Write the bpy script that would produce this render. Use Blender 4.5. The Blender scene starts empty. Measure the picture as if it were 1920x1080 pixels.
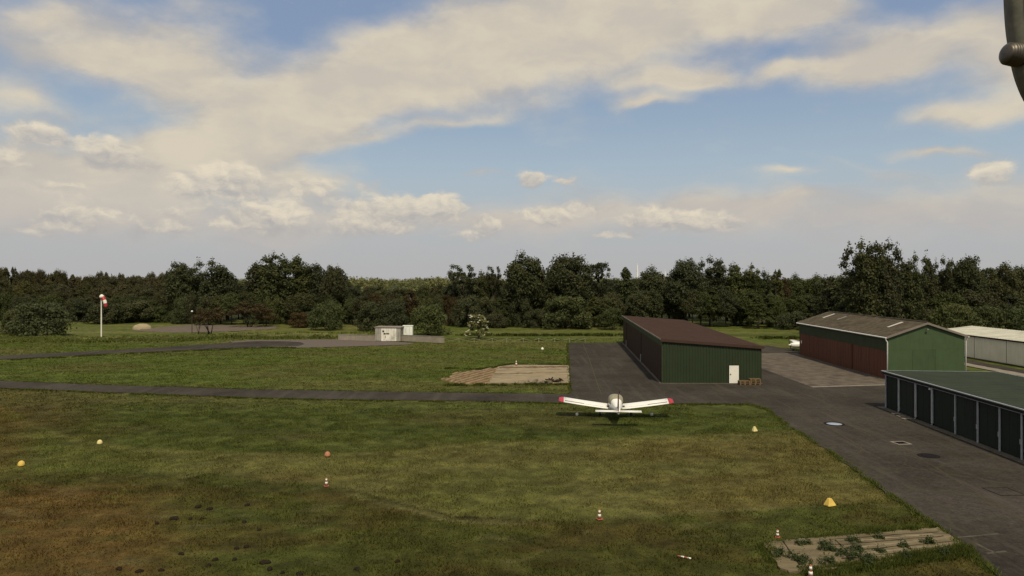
import bpy, bmesh, math, random
import numpy as np
from mathutils import Vector, Matrix

random.seed(7)
RNG = np.random.default_rng(11)
R = math.radians
S = bpy.context.scene
COL = S.collection

# ------------------------------------------------------------------ survey
# camera 12 m up a mast, looking level along +Y.  Surveyed bearings are kept in the
# photograph's pixel units and turned into metres on the ground.
F, H, HY, CX = 1350.0, 12.0, 525.0, 960.0
def G(px, py):
    d = py - HY
    return ((px - CX) * H / d, F * H / d)
def PT(px, py, Y):
    return ((px - CX) / F * Y, Y, H - (py - HY) / F * Y)

# ------------------------------------------------------------------ helpers
def tag(o, label=None, cat=None, group=None, kind=None):
    if label: o['label'] = label
    if cat: o['category'] = cat
    if group: o['group'] = group
    if kind: o['kind'] = kind
    return o

def empty(name, loc, rz=0.0, label=None, cat=None, group=None):
    o = bpy.data.objects.new(name, None)
    o.empty_display_size = 0.3
    COL.objects.link(o)
    o.location = loc
    o.rotation_euler = (0, 0, rz)
    return tag(o, label, cat, group)

class MB:
    def __init__(s):
        s.v, s.f, s.mi = [], [], []
    def add(s, verts, faces, mat=0):
        b = len(s.v)
        s.v.extend([tuple(p) for p in verts])
        for f in faces:
            s.f.append(tuple(b + i for i in f)); s.mi.append(mat)
    def box(s, x0, x1, y0, y1, z0, z1, fn=None, mat=0):
        fn = fn or (lambda a, b, c: (a, b, c))
        P = [fn(x0,y0,z0), fn(x1,y0,z0), fn(x1,y1,z0), fn(x0,y1,z0),
             fn(x0,y0,z1), fn(x1,y0,z1), fn(x1,y1,z1), fn(x0,y1,z1)]
        s.add(P, [(3,2,1,0),(4,5,6,7),(0,1,5,4),(1,2,6,5),(2,3,7,6),(3,0,4,7)], mat)
    def tube(s, pts, rad, n=8, mat=0, caps=True):
        pts = [Vector(p) for p in pts]
        if not hasattr(rad, '__len__'): rad = [rad] * len(pts)
        b = len(s.v); ref = Vector((0,0,1))
        for i, p in enumerate(pts):
            d = (pts[min(i+1, len(pts)-1)] - pts[max(i-1, 0)])
            if d.length < 1e-9: d = Vector((0,0,1))
            d.normalize()
            r = ref if abs(d.dot(ref)) < .95 else Vector((1,0,0))
            u = d.cross(r).normalized(); w = d.cross(u).normalized()
            for k in range(n):
                a = 2*math.pi*k/n
                s.v.append(tuple(p + (u*math.cos(a) + w*math.sin(a))*rad[i]))
        for i in range(len(pts)-1):
            for k in range(n):
                k2 = (k+1) % n
                s.f.append((b+i*n+k, b+(i+1)*n+k, b+(i+1)*n+k2, b+i*n+k2)); s.mi.append(mat)
        if caps:
            s.f.append(tuple(b+k for k in range(n))); s.mi.append(mat)
            e = b+(len(pts)-1)*n
            s.f.append(tuple(e+n-1-k for k in range(n))); s.mi.append(mat)
    def lathe(s, prof, c=(0,0,0), n=16, mat=0, axis=None):
        c = Vector(c); ax = Vector(axis or (0,0,1)).normalized()
        r = Vector((0,0,1)) if abs(ax.z) < .9 else Vector((1,0,0))
        u = ax.cross(r).normalized(); w = ax.cross(u).normalized()
        b = len(s.v)
        for (rr, z) in prof:
            for k in range(n):
                a = 2*math.pi*k/n
                s.v.append(tuple(c + ax*z + (u*math.cos(a)+w*math.sin(a))*rr))
        for i in range(len(prof)-1):
            for k in range(n):
                k2 = (k+1) % n
                s.f.append((b+i*n+k, b+i*n+k2, b+(i+1)*n+k2, b+(i+1)*n+k)); s.mi.append(mat)
        s.f.append(tuple(b+n-1-k for k in range(n))); s.mi.append(mat)
        e = b+(len(prof)-1)*n
        s.f.append(tuple(e+k for k in range(n))); s.mi.append(mat)
    def loft(s, rings, mat=0, caps=True):
        b = len(s.v); n = len(rings[0])
        for r in rings: s.v.extend([tuple(p) for p in r])
        for i in range(len(rings)-1):
            for k in range(n):
                k2 = (k+1) % n
                s.f.append((b+i*n+k, b+i*n+k2, b+(i+1)*n+k2, b+(i+1)*n+k)); s.mi.append(mat)
        if caps:
            s.f.append(tuple(b+n-1-k for k in range(n))); s.mi.append(mat)
            e = b+(len(rings)-1)*n
            s.f.append(tuple(e+k for k in range(n))); s.mi.append(mat)
    def mesh(s, name, mats, smooth=False, fixn=True):
        me = bpy.data.meshes.new(name)
        me.from_pydata(s.v, [], s.f)
        for m in (mats if isinstance(mats, (list, tuple)) else [mats]): me.materials.append(m)
        me.polygons.foreach_set('material_index', s.mi)
        if fixn:
            bm = bmesh.new(); bm.from_mesh(me)
            bmesh.ops.recalc_face_normals(bm, faces=bm.faces)
            bm.to_mesh(me); bm.free()
        if smooth:
            me.polygons.foreach_set('use_smooth', [True]*len(me.polygons))
        me.update()
        return me
    def build(s, name, mats, parent=None, smooth=False, fixn=True):
        o = bpy.data.objects.new(name, s.mesh(name, mats, smooth, fixn))
        COL.objects.link(o)
        if parent: o.parent = parent
        return o

def bevel(o, w=0.01, seg=2):
    m = o.modifiers.new('bevel', 'BEVEL'); m.width = w; m.segments = seg; m.limit_method = 'ANGLE'
    return o

def copy_tree(o, parent=None):
    c = o.copy(); COL.objects.link(c)
    if parent: c.parent = parent
    for ch in list(o.children): copy_tree(ch, c)
    return c

def np_mesh(name, verts, faces, mat, attr=None, parent=None, link=True):
    """verts (N,3), faces (M,k) arrays -> fast mesh"""
    me = bpy.data.meshes.new(name)
    N, (Mf, k) = len(verts), faces.shape
    me.vertices.add(N); me.vertices.foreach_set('co', np.ascontiguousarray(verts, dtype=np.float32).ravel())
    me.loops.add(Mf*k); me.loops.foreach_set('vertex_index', np.ascontiguousarray(faces, dtype=np.int32).ravel())
    me.polygons.add(Mf); me.polygons.foreach_set('loop_start', np.arange(0, Mf*k, k, dtype=np.int32))
    me.update(calc_edges=True)
    me.materials.append(mat)
    if attr is not None:
        a = me.color_attributes.new('albedo', 'FLOAT_COLOR', 'POINT')
        c = np.ones((N, 4), np.float32); c[:, :3] = attr
        a.data.foreach_set('color', c.ravel())
    if not link: return me
    o = bpy.data.objects.new(name, me); COL.objects.link(o)
    if parent: o.parent = parent
    return o

# numpy value noise -------------------------------------------------
_T = RNG.random((256, 256)).astype(np.float32)
def vnoise(x, y):
    xi = np.floor(x).astype(int); yi = np.floor(y).astype(int)
    fx = x - xi; fy = y - yi
    fx = fx*fx*(3-2*fx); fy = fy*fy*(3-2*fy)
    a = _T[xi & 255, yi & 255]; b = _T[(xi+1) & 255, yi & 255]
    c = _T[xi & 255, (yi+1) & 255]; d = _T[(xi+1) & 255, (yi+1) & 255]
    return (a*(1-fx)+b*fx)*(1-fy) + (c*(1-fx)+d*fx)*fy
def fbm(x, y, o=4, g=.5):
    t = 0; a = 1; n = 0
    for i in range(o):
        t = t + a*vnoise(x*2**i + 17.3*i, y*2**i + 5.1*i); n += a; a *= g
    return t/n
def sstep(a, b, x):
    t = np.clip((x-a)/(b-a), 0, 1); return t*t*(3-2*t)
def inside(poly, x, y):
    r = np.zeros(x.shape, bool); n = len(poly)
    for i in range(n):
        x0, y0 = poly[i]; x1, y1 = poly[(i+1) % n]
        if y0 == y1: continue
        c = ((y0 > y) != (y1 > y)) & (x < (x1-x0)*(y-y0)/(y1-y0)+x0)
        r ^= c
    return r

# ------------------------------------------------------------------ materials
def srgb(r, g, b):
    f = lambda c: (c/255/12.92) if c <= 10 else ((c/255+.055)/1.055)**2.4
    return (f(r), f(g), f(b))

def nn(nt, t, **kw):
    n = nt.nodes.new(t)
    for k, v in kw.items(): setattr(n, k, v)
    return n
def newmat(name):
    m = bpy.data.materials.new(name); m.use_nodes = True
    nt = m.node_tree
    return m, nt, nt.nodes['Principled BSDF']
def noise(nt, vec, scale, detail=5, rough=.55, dist=0.0):
    n = nn(nt, 'ShaderNodeTexNoise'); n.inputs['Scale'].default_value = scale
    n.inputs['Detail'].default_value = detail; n.inputs['Roughness'].default_value = rough
    n.inputs['Distortion'].default_value = dist
    if vec is not None: nt.links.new(vec, n.inputs['Vector'])
    return n.outputs['Fac']
def ramp(nt, fac, stops):
    r = nn(nt, 'ShaderNodeValToRGB')
    while len(r.color_ramp.elements) < len(stops): r.color_ramp.elements.new(.5)
    for e, (p, c) in zip(r.color_ramp.elements, stops):
        e.position = p; e.color = (c[0], c[1], c[2], 1) if hasattr(c, '__len__') else (c, c, c, 1)
    nt.links.new(fac, r.inputs['Fac']); return r.outputs['Color']
def mixc(nt, fac, a, b, mode='MIX'):
    m = nn(nt, 'ShaderNodeMix', data_type='RGBA', blend_type=mode)
    for s, v in ((m.inputs[0], fac), (m.inputs[6], a), (m.inputs[7], b)):
        if hasattr(v, 'links'): nt.links.new(v, s)
        elif hasattr(v, '__len__'): s.default_value = (v[0], v[1], v[2], 1)
        else: s.default_value = v
    return m.outputs[2]
def mth(nt, op, a, b=None, c=None):
    m = nn(nt, 'ShaderNodeMath', operation=op)
    for i, v in enumerate((a, b, c)):
        if v is None: continue
        if hasattr(v, 'links'): nt.links.new(v, m.inputs[i])
        else: m.inputs[i].default_value = v
    return m.outputs[0]
def coords(nt, stretch=(1,1,1)):
    tc = nn(nt, 'ShaderNodeTexCoord'); mp = nn(nt, 'ShaderNodeMapping')
    mp.inputs['Scale'].default_value = stretch
    nt.links.new(tc.outputs['Object'], mp.inputs['Vector'])
    return mp.outputs['Vector']

def M(name, c, rough=.7, var=.2, scale=1.5, c2=None, stain=.0, stretch=(1,1,1), bump=0.0, metal=0.0, spec=.14, streak=0.0):
    m, nt, b = newmat(name)
    v = coords(nt, stretch)
    f1 = noise(nt, v, scale, 6); f2 = noise(nt, v, scale*9, 4)
    fac = mth(nt, 'ADD', mth(nt, 'MULTIPLY', f1, .65), mth(nt, 'MULTIPLY', f2, .35))
    hi = c2 or tuple(min(1, x*(1+var)) for x in c); lo = tuple(x*(1-var) for x in c)
    colr = ramp(nt, fac, [(.32, lo), (.68, hi)])
    if stain:
        f3 = noise(nt, v, scale*.45, 7, .65)
        colr = mixc(nt, ramp(nt, f3, [(.52, 0), (.70, stain)]), colr, tuple(x*.45 for x in c))
    if streak:
        v2 = coords(nt, (3, 3, .18)); f4 = noise(nt, v2, 1.6, 5, .6)
        colr = mixc(nt, ramp(nt, f4, [(.5, 0), (.72, streak)]), colr, tuple(x*.5 for x in c))
    nt.links.new(colr, b.inputs['Base Color'])
    b.inputs['Roughness'].default_value = rough; b.inputs['Metallic'].default_value = metal
    b.inputs['Specular IOR Level'].default_value = spec
    if bump:
        bp = nn(nt, 'ShaderNodeBump'); bp.inputs['Strength'].default_value = bump; bp.inputs['Distance'].default_value = .05
        nt.links.new(f2, bp.inputs['Height']); nt.links.new(bp.outputs['Normal'], b.inputs['Normal'])
    return m

def grass_mat():
    m, nt, b = newmat('grass_turf')
    at = nn(nt, 'ShaderNodeAttribute', attribute_name='albedo')
    v = coords(nt)
    f1 = noise(nt, v, .8, 8, .7); f2 = noise(nt, coords(nt, (1, 1.0, 1)), 9, 5, .7)
    k = mth(nt, 'MULTIPLY', ramp(nt, f1, [(.32, .52), (.68, 1.42)]), ramp(nt, f2, [(.3, .72), (.7, 1.22)]))
    colr = mixc(nt, 1.0, at.outputs['Color'], k, 'MULTIPLY')
    nt.links.new(colr, b.inputs['Base Color'])
    b.inputs['Roughness'].default_value = .9; b.inputs['Specular IOR Level'].default_value = .1
    bp = nn(nt, 'ShaderNodeBump'); bp.inputs['Strength'].default_value = .6; bp.inputs['Distance'].default_value = .08
    nt.links.new(f2, bp.inputs['Height']); nt.links.new(bp.outputs['Normal'], b.inputs['Normal'])
    return m

def blade_mat():
    m, nt, b = newmat('grass_blades')
    at = nn(nt, 'ShaderNodeAttribute', attribute_name='albedo')
    nt.links.new(at.outputs['Color'], b.inputs['Base Color'])
    b.inputs['Roughness'].default_value = .8; b.inputs['Specular IOR Level'].default_value = .1
    tr = nn(nt, 'ShaderNodeBsdfTranslucent'); nt.links.new(at.outputs['Color'], tr.inputs['Color'])
    mx = nn(nt, 'ShaderNodeMixShader'); mx.inputs[0].default_value = .3
    out = nt.nodes['Material Output']
    nt.links.new(b.outputs[0], mx.inputs[1]); nt.links.new(tr.outputs[0], mx.inputs[2]); nt.links.new(mx.outputs[0], out.inputs['Surface'])
    return m

def leaf_mat(name, lo, hi):
    m, nt, b = newmat(name)
    v = coords(nt)
    oi = nn(nt, 'ShaderNodeObjectInfo')
    f = mth(nt, 'ADD', mth(nt, 'MULTIPLY', noise(nt, v, .45, 3), .6), mth(nt, 'MULTIPLY', noise(nt, v, 2.4, 3), .4))
    colr = ramp(nt, f, [(.33, lo), (.66, hi)])
    colr = mixc(nt, 1.0, colr, oi.outputs['Color'], 'MULTIPLY')
    nt.links.new(colr, b.inputs['Base Color'])
    b.inputs['Roughness'].default_value = .65; b.inputs['Specular IOR Level'].default_value = .15
    tr = nn(nt, 'ShaderNodeBsdfTranslucent'); nt.links.new(colr, tr.inputs['Color'])
    mx = nn(nt, 'ShaderNodeMixShader'); mx.inputs[0].default_value = .22
    out = nt.nodes['Material Output']
    nt.links.new(b.outputs[0], mx.inputs[1]); nt.links.new(tr.outputs[0], mx.inputs[2]); nt.links.new(mx.outputs[0], out.inputs['Surface'])
    return m

def asphalt_mat(name, base, moss=.5):
    m, nt, b = newmat(name)
    v = coords(nt)
    f1 = noise(nt, v, .12, 7, .6); f2 = noise(nt, v, 6, 6, .75); f3 = noise(nt, v, .5, 8, .7, .4)
    colr = ramp(nt, f1, [(.32, tuple(x*.66 for x in base)), (.68, tuple(x*1.4 for x in base))])
    colr = mixc(nt, 1.0, colr, ramp(nt, f2, [(.3, .55), (.7, 1.45)]), 'MULTIPLY')
    f6 = noise(nt, v, 1.7, 7, .75)
    colr = mixc(nt, 1.0, colr, ramp(nt, f6, [(.33, .72), (.67, 1.3)]), 'MULTIPLY')
    colr = mixc(nt, ramp(nt, f3, [(.52, 0), (.70, moss)]), colr, (.050, .043, .021))
    # worn pale tracks running lengthwise
    f5 = noise(nt, coords(nt, (.9, .05, 1)), 1.2, 5, .6)
    colr = mixc(nt, ramp(nt, f5, [(.52, 0), (.70, .5)]), colr, tuple(x*1.9 for x in base))
    # cracks
    vo = nn(nt, 'ShaderNodeTexVoronoi', feature='DISTANCE_TO_EDGE'); vo.inputs['Scale'].default_value = .16
    wv = nn(nt, 'ShaderNodeVectorMath', operation='ADD')
    ns = nn(nt, 'ShaderNodeTexNoise'); ns.inputs['Scale'].default_value = .6; ns.inputs['Detail'].default_value = 6
    nt.links.new(v, ns.inputs['Vector']); nt.links.new(v, wv.inputs[0])
    sc = nn(nt, 'ShaderNodeVectorMath', operation='SCALE'); sc.inputs['Scale'].default_value = 1.8
    nt.links.new(ns.outputs['Color'], sc.inputs[0]); nt.links.new(sc.outputs[0], wv.inputs[1])
    nt.links.new(wv.outputs[0], vo.inputs['Vector'])
    colr = mixc(nt, ramp(nt, vo.outputs['Distance'], [(.0, .55), (.018, 0)]), colr, (.06, .055, .03))
    nt.links.new(colr, b.inputs['Base Color'])
    b.inputs['Roughness'].default_value = .95; b.inputs['Specular IOR Level'].default_value = .08
    bp = nn(nt, 'ShaderNodeBump'); bp.inputs['Strength'].default_value = .35; bp.inputs['Distance'].default_value = .02
    nt.links.new(f2, bp.inputs['Height']); nt.links.new(bp.outputs['Normal'], b.inputs['Normal'])
    return m

MT = dict(
 grass = grass_mat(), blade = blade_mat(),
 asphalt = asphalt_mat('worn_asphalt', (.041, .035, .029)),
 asphalt2 = asphalt_mat('grey_asphalt', (.043, .037, .031), .15),
 gravel = M('pinkish_gravel', (.115, .092, .078), .95, .25, 2.0, bump=.5),
 track = M('sandy_track', (.12, .095, .075), .95, .3, .4, bump=.5),
 pad = M('weathered_concrete', (.105, .085, .066), .9, .5, .8, c2=(.16,.13,.10), stain=.85, bump=.5),
 slab = M('pale_slab', (.255, .205, .13), .9, .35, 1.1, stain=.85, bump=.4, stretch=(.5,1.6,1)),
 slabedge = M('pad_edging', (.22, .19, .15), .9, .2, 1.0),
 palesand = M('pale_sand', (.30, .25, .155), .95, .2, 1.2, bump=.5),
 slabstrip = M('pale_slab_strip', (.20, .163, .100), .9, .35, 1.4, stain=.7),
 soilbrown = M('brown_topsoil', (.135, .088, .047), .95, .35, 1.2, bump=.7),
 shed2 = M('streaked_grey_panel', (.34, .32, .27), .85, .2, 1.0, stain=.6, streak=.9),
 sand = M('dug_sand', (.185, .130, .074), .95, .35, .8, bump=.7),
 boards = M('old_slab_strips', (.150, .120, .070), .9, .4, 1.2, stain=.8, bump=.5, stretch=(.4,2,1)),
 greenclad = M('dark_green_cladding', (.031, .043, .022), .55, .12, .8, streak=.3),
 greenfascia = M('green_fascia', (.045, .063, .028), .6, .15, .8, streak=.3),
 brownroof = M('brown_metal_roof', (.047, .027, .021), .8, .14, .5, stain=.25),
 browntrim = M('brown_trim', (.06, .035, .026), .5, .1),
 paletrim = M('weathered_trim', (.20, .17, .14), .6, .2, 2),
 browndoor = M('dark_brown_door', (.036, .019, .012), .6, .15, .8, streak=.35),
 white = M('white_paint', (.78, .75, .66), .45, .06, 2),
 darkmetal = M('dark_metal', (.02, .02, .02), .5, .2, 5),
 gablegreen = M('mid_green_paint', (.059, .090, .041), .6, .12, .9, streak=.25),
 gablegreen2 = M('faded_green_paint', (.053, .081, .038), .6, .12, .9, streak=.25),
 bandgreen = M('dull_green_band', (.044, .055, .027), .6, .15, .9, streak=.25),
 reddoor = M('red_brown_planks', (.128, .055, .034), .65, .35, 1.0, stretch=(4,4,.15), streak=.4),
 fibre = M('lichen_fibre_cement', (.058, .046, .036), .95, .45, 1.2, c2=(.105,.088,.062), stain=.7, bump=.5),
 skylight = M('translucent_roof_sheet', (.48, .45, .38), .6, .15, 2),
 whitepipe = M('white_pipe', (.72, .71, .66), .4, .1, 3),
 nearpanel = M('black_green_panel', (.017, .022, .0165), .5, .12, .6, streak=.2),
 nearpanel2 = M('black_green_panel_faded', (.021, .026, .020), .5, .15, .6, streak=.3),
 nearroof = M('green_sheet_roof', (.032, .041, .028), .85, .15, .5, stain=.3, spec=.1),
 greypost = M('galvanised_post', (.36, .37, .38), .5, .15, 2),
 blacktrim = M('black_trim', (.012, .011, .012), .5, .1),
 concretestrip = M('concrete_threshold', (.12, .105, .085), .9, .3, 1.2, stain=.4),
 whitewall = M('offwhite_wall', (.80, .74, .58), .7, .07, .5, streak=.2),
 paleroof = M('pale_roof_sheet', (.44, .425, .35), .8, .2, .6, stain=.35),
 planewhite = M('aircraft_white', (.82, .80, .73), .35, .04, 2, spec=.5),
 planered = M('aircraft_red', (.42, .022, .03), .4, .1, 3, spec=.5),
 maroon = M('maroon_paint', (.10, .030, .022), .45, .1, 3),
 cover = M('beige_canvas_cover', (.27, .25, .18), .9, .15, 3, bump=.4),
 rubber = M('rubber', (.018, .018, .018), .8, .2, 5),
 glass = M('dark_glazing', (.02, .023, .025), .15, .2, 2, spec=.6),
 yellow = M('yellow_marker_paint', (.62, .43, .10), .6, .2, 3),
 paleyellow = M('pale_yellow_paint', (.66, .56, .25), .6, .2, 3),
 orange = M('faded_orange_paint', (.40, .175, .095), .6, .2, 3),
 conered = M('cone_red', (.30, .10, .055), .6, .25, 4),
 soil = M('dark_soil', (.022, .016, .010), 1, .4, 4, bump=.8),
 wood = M('pallet_wood', (.17, .115, .062), .85, .35, 2, stretch=(1,6,6)),
 bark = M('grey_bark', (.055, .045, .034), .95, .35, 2, stretch=(3,3,.6), bump=.6),
 birchbark = M('pale_bark', (.17, .15, .125), .9, .4, 2, stretch=(2,2,1.5)),
 galva = M('old_galvanised_steel', (.11, .105, .075), .6, .4, 40, metal=.35, spec=.5),
 boltsteel = M('rusty_bolt_steel', (.10, .088, .07), .45, .3, 160, metal=.6, spec=.5),
 rope = M('pale_rope', (.24, .225, .16), .9, .15, 3),
 concretewall = M('grey_concrete_wall', (.27, .235, .185), .9, .22, .9, streak=.5),
 shed = M('stained_white_panel', (.74, .71, .61), .8, .12, 1.0, stain=.8, streak=.7),
 shedlid = M('shed_lid', (.22, .19, .16), .8, .2, 2),
 tank = M('pale_green_white_panel', (.80, .82, .73), .55, .07, 1),
 manhole = M('cast_iron', (.010, .008, .009), .95, .25, 4),
 rubblem = M('broken_concrete', (.22, .18, .13), .95, .4, 2, bump=.7),
 debris = M('dark_debris', (.03, .022, .016), .95, .4, 3),
 paint = M('worn_yellow_line', (.058, .045, .022), .9, .5, 2.5),
 whiteline = M('worn_pale_marks', (.075, .064, .05), .9, .5, 2.5),
 mastwhite = M('distant_mast_paint', (.85, .83, .80), .6, .05),
 flower = M('cream_blossom', (.62, .58, .44), .8, .1, 3),
)
LEAF = dict(
 dark = leaf_mat('dark_foliage', (.035, .039, .017), (.080, .085, .034)),
 mid = leaf_mat('mid_foliage', (.042, .050, .016), (.094, .104, .036)),
 red = leaf_mat('reddish_foliage', (.042, .030, .012), (.080, .056, .022)),
 light = leaf_mat('pale_painted_sun_foliage', (.135, .142, .050), (.175, .172, .066)),  # pale elder leaves; on the distant wood, sunlight painted into the leaf colour
 weed = leaf_mat('weed_leaf', (.030, .045, .014), (.062, .078, .024)),
)

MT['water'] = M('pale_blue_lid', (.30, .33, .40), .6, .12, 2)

def soil_mat():
    m, nt, b = newmat('dug_soil')
    at = nn(nt, 'ShaderNodeAttribute', attribute_name='albedo')
    f = noise(nt, coords(nt), 5, 5, .7)
    nt.links.new(mixc(nt, 1.0, at.outputs['Color'], ramp(nt, f, [(.3, .7), (.7, 1.25)]), 'MULTIPLY'), b.inputs['Base Color'])
    b.inputs['Roughness'].default_value = .95; b.inputs['Specular IOR Level'].default_value = .08
    return m
MT['soilattr'] = soil_mat()
# ------------------------------------------------------------------ camera, sun, sky
cam = bpy.data.cameras.new('camera'); co = bpy.data.objects.new('camera', cam); COL.objects.link(co)
cam.sensor_width = 36; cam.lens = 36*F/1920; cam.clip_start = .05; cam.clip_end = 20000
cam.shift_y = -15/1920
co.location = (0, 0, H); co.rotation_euler = (R(90), 0, 0)
S.camera = co

SUN_EL = 55.0
sun_dir = Vector((.15, -.80, 0)).normalized()
sd = Vector((sun_dir.x*math.cos(R(SUN_EL)), sun_dir.y*math.cos(R(SUN_EL)), math.sin(R(SUN_EL))))
sl = bpy.data.lights.new('sun', 'SUN'); sl.energy = 3.3; sl.angle = R(2.5); sl.color = (1, .90, .70)
so = bpy.data.objects.new('sun', sl); COL.objects.link(so)
so.rotation_euler = (-sd).to_track_quat('-Z', 'Y').to_euler(); so.location = (0, 0, 60)

def build_world():
    w = bpy.data.worlds.new('World'); S.world = w; w.use_nodes = True
    nt = w.node_tree; bg = nt.nodes['Background']; L = nt.links.new
    K = .10
    bg.inputs['Strength'].default_value = K
    sky = nn(nt, 'ShaderNodeTexSky', sky_type='NISHITA'); sky.sun_disc = False
    sky.sun_elevation = R(SUN_EL); sky.sun_rotation = math.atan2(sun_dir.x, sun_dir.y)
    sky.air_density = 1.0; sky.dust_density = 1.2; sky.ozone_density = 1.5
    tc = nn(nt, 'ShaderNodeTexCoord'); D = tc.outputs['Generated']
    sp = nn(nt, 'ShaderNodeSeparateXYZ'); L(D, sp.inputs[0])
    u = mth(nt, 'MULTIPLY', mth(nt, 'ARCTAN2', sp.outputs[0], sp.outputs[1]), 180/math.pi)
    v = mth(nt, 'MULTIPLY', mth(nt, 'ARCSINE', sp.outputs[2]), 180/math.pi)
    cb = nn(nt, 'ShaderNodeCombineXYZ'); L(u, cb.inputs[0]); L(v, cb.inputs[1]); UV = cb.outputs[0]
    def mapped(vec, sc, off=(0,0,0)):
        m = nn(nt, 'ShaderNodeMapping'); m.inputs['Scale'].default_value = sc; m.inputs['Location'].default_value = off
        L(vec, m.inputs['Vector']); return m.outputs[0]
    def warp(vec, scale, amt, detail=4, seed=0.0):
        n = nn(nt, 'ShaderNodeTexNoise'); n.inputs['Scale'].default_value = 1; n.inputs['Detail'].default_value = detail
        L(mapped(vec, (scale, scale*1.5, 1), (seed, seed, 0)), n.inputs['Vector'])
        s1 = nn(nt, 'ShaderNodeVectorMath', operation='SUBTRACT'); L(n.outputs['Color'], s1.inputs[0]); s1.inputs[1].default_value = (.5,.5,.5)
        s2 = nn(nt, 'ShaderNodeVectorMath', operation='MULTIPLY'); L(s1.outputs[0], s2.inputs[0]); s2.inputs[1].default_value = (amt, amt*.6, 0)
        s3 = nn(nt, 'ShaderNodeVectorMath', operation='ADD'); L(vec, s3.inputs[0]); L(s2.outputs[0], s3.inputs[1])
        return s3.outputs[0]
    def ang(px, py):
        a = math.degrees(math.atan2(px-CX, F))
        return a, math.degrees(math.atan2(HY-py, math.hypot(F, px-CX)))
    DEG = math.degrees(1/F)
    def blobs(vec, lst, height=False):
        tot = hgt = None
        for b in lst:
            px, py, rx, ry = b[:4]; rot = b[4] if len(b) > 4 else 0; amp = b[5] if len(b) > 5 else 1
            a, e = ang(px, py)
            g = nn(nt, 'ShaderNodeTexGradient', gradient_type='QUADRATIC_SPHERE')
            tm = g.texture_mapping; tm.vector_type = 'TEXTURE'
            tm.translation = (a, e, 0); tm.rotation = (0, 0, R(rot)); tm.scale = (rx*DEG*2.1, ry*DEG*2.1, 1)
            L(vec, g.inputs['Vector'])
            gs = mth(nt, 'MULTIPLY_ADD', g.outputs['Fac'], 1.9*amp, tot if tot is not None else 0.0)
            if height: hgt = mth(nt, 'MULTIPLY_ADD', g.outputs['Fac'], 1.9*amp*e, hgt if hgt is not None else 0.0)
            tot = gs
        return (tot, hgt) if height else tot
    def maprange(x, a, b, c=0, d=1):
        mr = nn(nt, 'ShaderNodeMapRange', interpolation_type='SMOOTHSTEP')
        for k, vv in (('From Min',a),('From Max',b),('To Min',c),('To Max',d)): mr.inputs[k].default_value = vv
        L(x, mr.inputs['Value']); return mr.outputs[0]
    def E(r, g, b, k=1.0):
        return tuple(x*k/K for x in srgb(r, g, b))

    # clear sky, slightly desaturated towards the photograph's thin high veil
    base = mixc(nt, 1.0, sky.outputs[0], SKYTINT, 'MULTIPLY')
    base = mixc(nt, .75, base, mixc(nt, maprange(v, 6, 19), E(170, 187, 197), E(137, 156, 184)))
    # veil near the horizon
    hz = maprange(v, -1.0, 9.5, 1, 0)
    base = mixc(nt, hz, base, E(175, 172, 169))

    base = mixc(nt, maprange(v, 2.0, 13.0, .38, 0), base, E(184, 186, 190))
    # ---- layer A : broad soft cloud bank, high
    wA = warp(UV, .16, 4.5, 5)
    A = blobs(wA, [
        (1150,50,270,85,4), (880,95,250,70,12), (660,160,230,62,14,.95), (520,225,150,34,16,.75), (420,265,150,30,10,.7),
        (330,120,105,70,0,.95), (170,105,100,28,4,.6), (90,30,120,40,12,.7), (320,300,180,46,10,.6), (40,170,70,40,0,.6),
        (40,330,150,70,0,.6), (1490,22,95,30,0,.75), (1700,95,140,42,8,.85), (1620,130,80,20,0,.65), (1290,145,105,22,0,.95),
        (1465,135,50,17,0,.75), (1215,188,48,12,0,.65), (1885,130,70,80,0,.75), (1800,218,120,18,0,.6), (850,222,130,12,8,.5),
        (700,258,110,13,8,.45), (1750,277,80,8,-6,.7), (1485,322,60,10,0,.7), (560,330,150,35,0,.4), (900,328,90,7,0,.4),
        (220,390,360,66,0,.6), (650,420,400,38,0,.4), (1230,395,300,36,0,.5), (1700,395,420,50,0,.62), (1560,300,120,12,-12,.35), (1000,420,200,24,0,.5), (1480,375,90,14,10,.35)])
    fA = noise(nt, mapped(UV, (.10, .2, 1), (3.1, 1.7, 0)), 1.0, 6, .55)
    # clouds elsewhere round the sky
    au = mth(nt, 'ABSOLUTE', u)
    A = mth(nt, 'ADD', A, maprange(au, 36, 55, 0, .5))
    top = maprange(v, 21, 32, 0, .45); A = mth(nt, 'ADD', A, top)
    dA = mth(nt, 'ADD', A, mth(nt, 'MULTIPLY', mth(nt, 'SUBTRACT', fA, .5), 2.0))
    mA = maprange(dA, .05, 1.2, 0, .92)
    tA = noise(nt, mapped(wA, (.14, .30, 1), (9, 4, 0)), 1.0, 6, .58)
    cA = mixc(nt, maprange(tA, .36, .64), E(186, 180, 173), E(221, 209, 186))
    cA = mixc(nt, maprange(dA, .5, 1.6, 0, .55), cA, E(215, 203, 182))
    cA = mixc(nt, maprange(v, 3, 9, .75, 0), cA, E(183, 179, 178))
    col = mixc(nt, mA, base, cA)

    # ---- layer B : small cumulus with lit heads and grey bases
    wB = warp(UV, .55, 1.9, 6, 5.0)
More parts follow.
